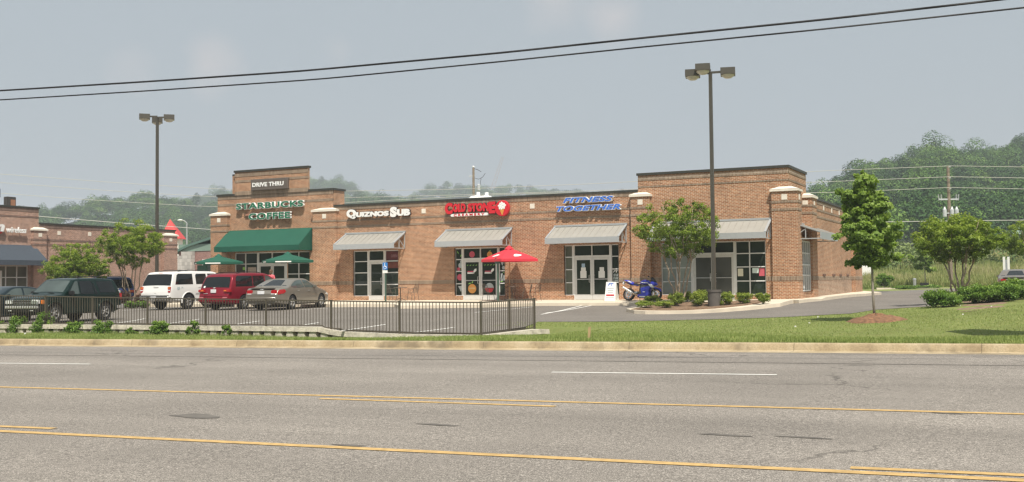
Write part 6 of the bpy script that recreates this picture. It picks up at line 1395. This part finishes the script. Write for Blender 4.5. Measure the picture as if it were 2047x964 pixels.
# weeds sprouting at the foot of the block wall
weeds = [(4,660,.6,.5,'tuft at the left edge under the railing'),(36,662,.95,.75,'widest weed bush under the nose of the green vehicle'),(88,662,.85,.9,'tall weed bush by the front wheel of the green vehicle'),(152,663,.85,.52,'weed bush under the sill of the green vehicle'),(207,663,.85,.55,'weed bush under the rear wheel of the green vehicle'),(318,663,.85,.52,'pair of weeds below the white vehicle'),(385,664,.5,.5,'upright weed below the red minivan'),(454,664,.32,.42,'small weed left of the tan sedan'),(262,664,.4,.25,'low weed between the green and white vehicles')]
for i, (u, v, w, h, lab) in enumerate(weeds):
    q = fp[3][1]+(fp[-1][1]-fp[3][1])*np.clip((u-0)/961., 0, 1)*.92; p = onY(u, v, -22.75 if u < 300 else -22.55); shrub(lab+' on the block wall', (p[0], p[1], p[2]-.05), w*1.1, h*1.0, 40 if w > .5 else 16, 42, .075, LEAF_HEDGE, 'weeds along the block wall', 300+i, 'weed')
for i, (u, v, Z, w, h, lab) in enumerate(((75,572,57,1.4,1.5,'dark red leaved shrub beside the left window'),(105,575,57,1.2,1.75,'dark red leaved shrub touching the low bushy tree'),(246,602,58,1.2,1.1,'dark red leaved shrub left of the pale stems'),(284,603,58,1.0,.9,'dark red leaved shrub right of the pale stems'))):
    p = dep(u, v, Z); shrub(lab, (p[0], p[1], T(p[0], p[1])), w, h, 30, 60, .08, LEAF_RED, 'red leaved shrubs on the left', 330+i, 'red_shrub')
for i, (u, v, lab) in enumerate(((263,611,'low green shrub at the kerb behind the green vehicle'),(285,610,'low green shrub at the kerb left of the white vehicle'))):
    p = dep(u, v, 57); shrub(lab, (p[0], p[1], T(p[0], p[1])), .8, .5, 20, 60, .07, LEAF_HEDGE, None, 340+i)

# ---------------------------------------------------------------- grass: blades near the road, tall field, bank
def blades(name, P, h, w, mt, tint, lean=.35):
    n = len(P); a = NR.rand(n)*6.2832; d = np.stack([np.cos(a), np.sin(a), np.zeros(n)], 1); hh = (h*(.5+NR.rand(n)*.8))[:, None]; l = NR.normal(size=(n, 3))*np.array([1,1,0])*lean*hh; up = np.array([0,0,1.])*hh
    V = np.stack([P-d*w/2, P+d*w/2, P+d*w*.12+l+up, P-d*w*.12+l+up], 1); return kind(quads_obj(name, V, mt, None, tint), 'stuff')
NR.seed(77)
n = 120000; x = NR.uniform(6, 47, n); s_ = NR.rand(n)**1.7*7.0; P = np.stack([x, np.array([kerb_y(q) for q in x])+.02+s_, np.zeros(n)], 1); P[:, 2] = Gn(P)
e = s_ < .12; keep = ~(e & (NR.rand(n) < .35)); P = P[keep]; pat = np.sin(P[:, 0]*1.7)*np.sin(P[:, 1]*2.3+P[:, 0]); blades('grass', P, np.full(len(P), .055), .014, GRASSM, np.clip(.5+.16*pat+NR.normal(size=len(P))*.17, 0, 1))
n = 70000; x = NR.uniform(19, 46, n); y = NR.uniform(-27, -8, n); P = np.stack([x, y, np.zeros(n)], 1); lotp = np.array(edge)
ymax = np.interp(x, lotp[:, 0], lotp[:, 1])-.05; ok = (y < ymax) & ((x > 21.4) | (y > -17.8)) & ~((x > 31.9) & (y > np.interp(x, [h[0] for h in hb[:7]], [h[1] for h in hb[:7]])+.3)); P = P[ok]; P[:, 2] = Gn(P)
blades('grass', P, np.full(len(P), .03), .02, GRASSM, np.clip(.5+NR.normal(size=len(P))*.2, 0, 1))
n = 9000; x = NR.uniform(3, 21.6, n); P = np.stack([x, fence_y(x)-.35+NR.normal(size=n)*.12, np.zeros(n)], 1); P[:, 2] = Gn(P)-.01; blades('grass', P, np.full(n, .14), .016, GRASSM, np.clip(.45+NR.normal(size=n)*.2, 0, 1))
# tall field beyond the drive
n = 60000; u = NR.uniform(1700, 2250, n); Z = 86+NR.rand(n)**1.3*60; d = np.stack([BF+BR*(q-1023.5)/FPX for q in u]); P = CAM+d*Z[:, None]; P[:, 2] = Tn(P)-.05
pat = np.sin(P[:, 0]*.35)*np.sin(P[:, 1]*.22+P[:, 0]*.1); pat2 = np.sin(P[:, 0]*1.3+2*np.sin(P[:, 1]*.4)); blades('tall_grass', P, .62+.25*pat+.18*pat2, .07, TALLG, np.clip(.5+.25*pat+.12*pat2+NR.normal(size=n)*.16, 0, 1), .35)
NR.seed(81); cl = []
for k in range(170):
    u, Z = NR.uniform(1690, 2300), NR.uniform(118, 165); q = CAM+(BF+BR*(u-1023.5)/FPX)*Z; z = T(q[0], q[1]); h = NR.uniform(.5,1.9); w = NR.uniform(1.1,2.8); cl.append((q[0], q[1], z+h*.5, w, w, h))
V, t = clump_leaves(np.array(cl), 150, .42, .6, .5, .5); kind(quads_obj('bank_shrubs', V, tinted('bank_leaf', [(0,(.06,.11,.03)),(.5,(.16,.23,.07)),(1,(.32,.36,.16))], .7, .15), None, np.clip(t+.05, 0, 1)), 'stuff')

# ---------------------------------------------------------------- wooded hills
def hill(name, ridge, base, nrow, crown, ncrown, per, tint0, seed, drop=1.12):
    """ridge: (u, v of tree tops, Z); base: (v, Z) of the foot. A slope sheet and the wood standing on it"""
    NR.seed(seed); us = np.array([q[0] for q in ridge], float); n = 60; uu = np.linspace(us[0], us[-1], n); vv = np.interp(uu, us, [q[1] for q in ridge]); zz = np.interp(uu, us, [q[2] for q in ridge])
    zb_, Zb = base; top = np.array([dep(u, v, Z) for u, v, Z in zip(uu, vv, zz)]); top[:, 2] -= crown*drop
    foot = np.array([dep(u, 560, Zb) for u in uu]); foot[:, 2] = zb_; foot[:, 2] = np.minimum(foot[:, 2], top[:, 2])
    back = top+np.array([BF*crown*12 for _ in uu]); back[:, 2] = top[:, 2]-crown*2
    m = MB(); rows = [foot+(top-foot)*np.array([f, f, f**1.15])[None] for f in np.linspace(0, 1, nrow)]+[back]
    for rw in rows: m.v += [tuple(p) for p in rw]
    m.f = [(j*n+i, j*n+i+1, (j+1)*n+i+1, (j+1)*n+i) for j in range(nrow) for i in range(n-1)]; m.mi = [0]*len(m.f)
    o = kind(m.build('hills', mat('hill_floor', (.022,.035,.014), .95, var=.3, vs=.05), smooth=180), 'structure')
    a = NR.rand(ncrown)*(n-1.001); i = a.astype(int); fa = (a-i)[:, None]; f = 1-NR.rand(ncrown)**1.25
    f[:ncrown//4] = NR.uniform(.92, 1.0, ncrown//4)
    A = foot[i]*(1-fa)+foot[i+1]*fa; B = top[i]*(1-fa)+top[i+1]*fa; C = A+(B-A)*np.stack([f, f, f**1.15], 1)
    r = crown*NR.uniform(.32,.62, ncrown); hgt = crown*NR.uniform(.5,.95, ncrown)*np.where(NR.rand(ncrown) < .16, 1.34, 1.)
    sub = []; ct = []
    for q in range(7):   # each crown = seven lumps
        dd = runit(ncrown); sub.append(np.concatenate([C+np.stack([dd[:, 0]*r*.5, dd[:, 1]*r*.5, hgt*(.62+.26*np.abs(dd[:, 2]))], 1), np.stack([r*.6, r*.6, hgt*.32], 1)], 1)); ct.append(NR.rand(ncrown))
    S6 = np.concatenate(sub); base_t = np.tile(NR.rand(ncrown), 7); idx = np.repeat(np.arange(len(S6)), per); nL = len(idx); d = runit(nL); d[:, 2] = np.where(NR.rand(nL) < .6, np.abs(d[:, 2]), d[:, 2])
    P = S6[idx, :3]+d*S6[idx, 3:]*(.86+.2*NR.rand(nL))[:, None]; V = leaf_quads(P, d+np.array([0,0,.25]), crown*.054, .85, .25)
    tt = np.clip(tint0+.80*(base_t[idx]-.5)+.14*(NR.rand(nL)-.5)+.2*(np.concatenate(ct)[idx]-.5), 0, 1)
    kind(quads_obj('hill_forest', V, FOREST, None, tt), 'stuff')
hill('right', [(1560,420,330),(1632,382,330),(1665,362,335),(1700,340,340),(1730,330,345),(1760,322,350),(1800,317,360),(1835,308,365),(1860,284,350),(1880,280,350),(1898,300,370),(1920,298,375),(1960,294,380),(2000,287,385),(2047,281,390),(2150,268,400),(2350,262,410)], (3.2, 170), 8, 9.0, 620, 84, .46, 401, 1.0)
hill('left', [(-200,440,600),(0,430,600),(70,419,600),(120,413,600),(160,406,600),(188,396,600),(200,392,600),(235,397,610),(262,389,615),(290,378,620),(305,388,620),(340,392,630),(400,402,640),(470,408,650),(560,412,650),(680,416,660),(800,428,660)], (3., 330), 8, 10, 900, 64, .46, 402, 1.0)
hill('far_mid', [(300,412,1050),(380,402,1050),(430,392,1060),(520,380,1080),(600,372,1090),(650,366,1100),(690,370,1100),(720,382,1100),(748,394,1100),(790,408,1080),(860,420,1060)], (5, 620), 6, 15, 700, 60, .42, 403, .6)
hill('far_right', [(760,412,1180),(800,404,1180),(835,391,1190),(865,382,1200),(905,375,1200),(930,376,1200),(985,380,1200),(1020,377,1200),(1060,379,1200),(1090,388,1200),(1150,389,1180),(1230,394,1180),(1320,402,1150),(1450,408,1100)], (5, 650), 6, 15, 700, 60, .42, 404, .6)
hill('low', [(640,418,700),(700,405,700),(740,398,700),(790,404,700),(830,411,700),(880,418,700)], (2, 480), 5, 11, 240, 50, .5, 405, .6)
# wood across the road behind the viewer (what the shop windows mirror)
NR.seed(9); n = 150; C = np.stack([NR.uniform(-90, 110, n), NR.uniform(-105, -82, n), np.zeros(n)], 1); S6 = []
for q in range(6): dd = runit(n); S6.append(np.concatenate([C+np.stack([dd[:, 0]*3, dd[:, 1]*3, 5.5+dd[:, 2]*4.2], 1), np.tile([2.6,2.6,2.6], (n, 1))], 1))
V, t = clump_leaves(np.concatenate(S6), 45, 1.3, .8, .6, .3); kind(quads_obj('roadside_wood', V, FOREST, None, t), 'stuff')

# ================================================================ sky, sun, air, camera
w = bpy.data.worlds.new('World'); S.world = w; w.use_nodes = True; nt = w.node_tree; bg = nt.nodes['Background']
SUND = Vector((.92, -1.2, 2.35)).normalized(); el = math.asin(SUND.z); az = math.atan2(SUND.x, SUND.y)
sk = nt.nodes.new('ShaderNodeTexSky'); sk.sky_type = 'NISHITA'; sk.sun_disc = False; sk.sun_elevation = el; sk.sun_rotation = az
sk.air_density = 1.0; sk.dust_density = 5.0; sk.ozone_density = 1.0; sk.altitude = 100
bg.inputs['Strength'].default_value = .085
# thick summer haze: the clear-sky colour is mostly replaced by an even milky veil, with a few faint puffs of cloud
tc = nt.nodes.new('ShaderNodeTexCoord').outputs['Generated']
veil = mixc(nt, .84, sk.outputs[0], (4.62, 5.18, 5.52))
def puff(u, v, size, amt, prev):
    d = Vector(ray(u, v)).normalized()
    vm = N(nt, 'ShaderNodeVectorMath', operation='DISTANCE'); nm_ = N(nt, 'ShaderNodeVectorMath', operation='NORMALIZE'); nt.links.new(tc, nm_.inputs[0])
    nz = N(nt, 'ShaderNodeTexNoise', Scale=26., Detail=6.); nt.links.new(nm_.outputs[0], nz.inputs['Vector'])
    ad = N(nt, 'ShaderNodeVectorMath', operation='SCALE'); nt.links.new(nz.outputs['Color'], ad.inputs[0]); ad.inputs['Scale'].default_value = .035
    a2 = N(nt, 'ShaderNodeVectorMath', operation='ADD'); nt.links.new(nm_.outputs[0], a2.inputs[0]); nt.links.new(ad.outputs[0], a2.inputs[1])
    nt.links.new(a2.outputs[0], vm.inputs[0]); vm.inputs[1].default_value = d+Vector((.0175,.0175,.0175))
    return mixc(nt, ramp(nt, vm.outputs['Value'], [(0, amt), (size, 0.)]), prev, (6.3, 6.0, 6.0))
for u, v, sz, am in ((425,128,.030,.6),(262,140,.024,.28),(1222,32,.030,.6),(1110,2,.034,.45),(670,102,.018,.2)): veil = puff(u, v, sz, am, veil)
nt.links.new(veil, bg.inputs['Color'])
sl = bpy.data.lights.new('sun', 'SUN'); sl.energy = 4.5; sl.angle = RAD(.53); sl.color = (1., .93, .825)
so = bpy.data.objects.new('sun', sl); COL.objects.link(so); so.rotation_euler = SUND.to_track_quat('Z', 'Y').to_euler(); so.location = (40, -40, 60)
hz, hnt, hb_ = new_mat('hazy_air'); hnt.nodes.remove(hb_); vol = hnt.nodes.new('ShaderNodeVolumePrincipled'); vol.inputs['Color'].default_value = (.86, .92, 1., 1); vol.inputs['Density'].default_value = HAZE; vol.inputs['Anisotropy'].default_value = .0
hnt.links.new(vol.outputs[0], hnt.nodes['Material Output'].inputs['Volume'])
if HAZE > 0: kind(MB().box((-1600, -320, -3.), (1400, 1650, 120)).build('haze', hz), 'stuff')
cam = bpy.data.cameras.new('camera'); cam.sensor_width = 36; cam.sensor_fit = 'HORIZONTAL'; cam.lens = 36*FPX/2047; cam.clip_end = 6000; cam.clip_start = .1
co = bpy.data.objects.new('camera', cam); COL.objects.link(co)
co.matrix_world = Matrix(((BR[0], BU[0], -BF[0], CAM[0]), (BR[1], BU[1], -BF[1], CAM[1]), (BR[2], BU[2], -BF[2], CAM[2]), (0,0,0,1))); S.camera = co
S.view_settings.view_transform = 'Standard'; S.view_settings.look = 'None'; S.view_settings.exposure = EXPO; S.view_settings.gamma = 1; S.view_settings.use_curve_mapping = False
S.render.engine = 'CYCLES'; S.cycles.use_denoising = True; S.cycles.use_adaptive_sampling = False; S.cycles.filter_width = 1.4; S.cycles.denoising_prefilter = 'ACCURATE'; S.cycles.denoising_input_passes = 'RGB_ALBEDO_NORMAL'; S.cycles.max_bounces = 6; S.cycles.volume_bounces = 0; S.cycles.transparent_max_bounces = 6; S.cycles.sample_clamp_indirect = 6
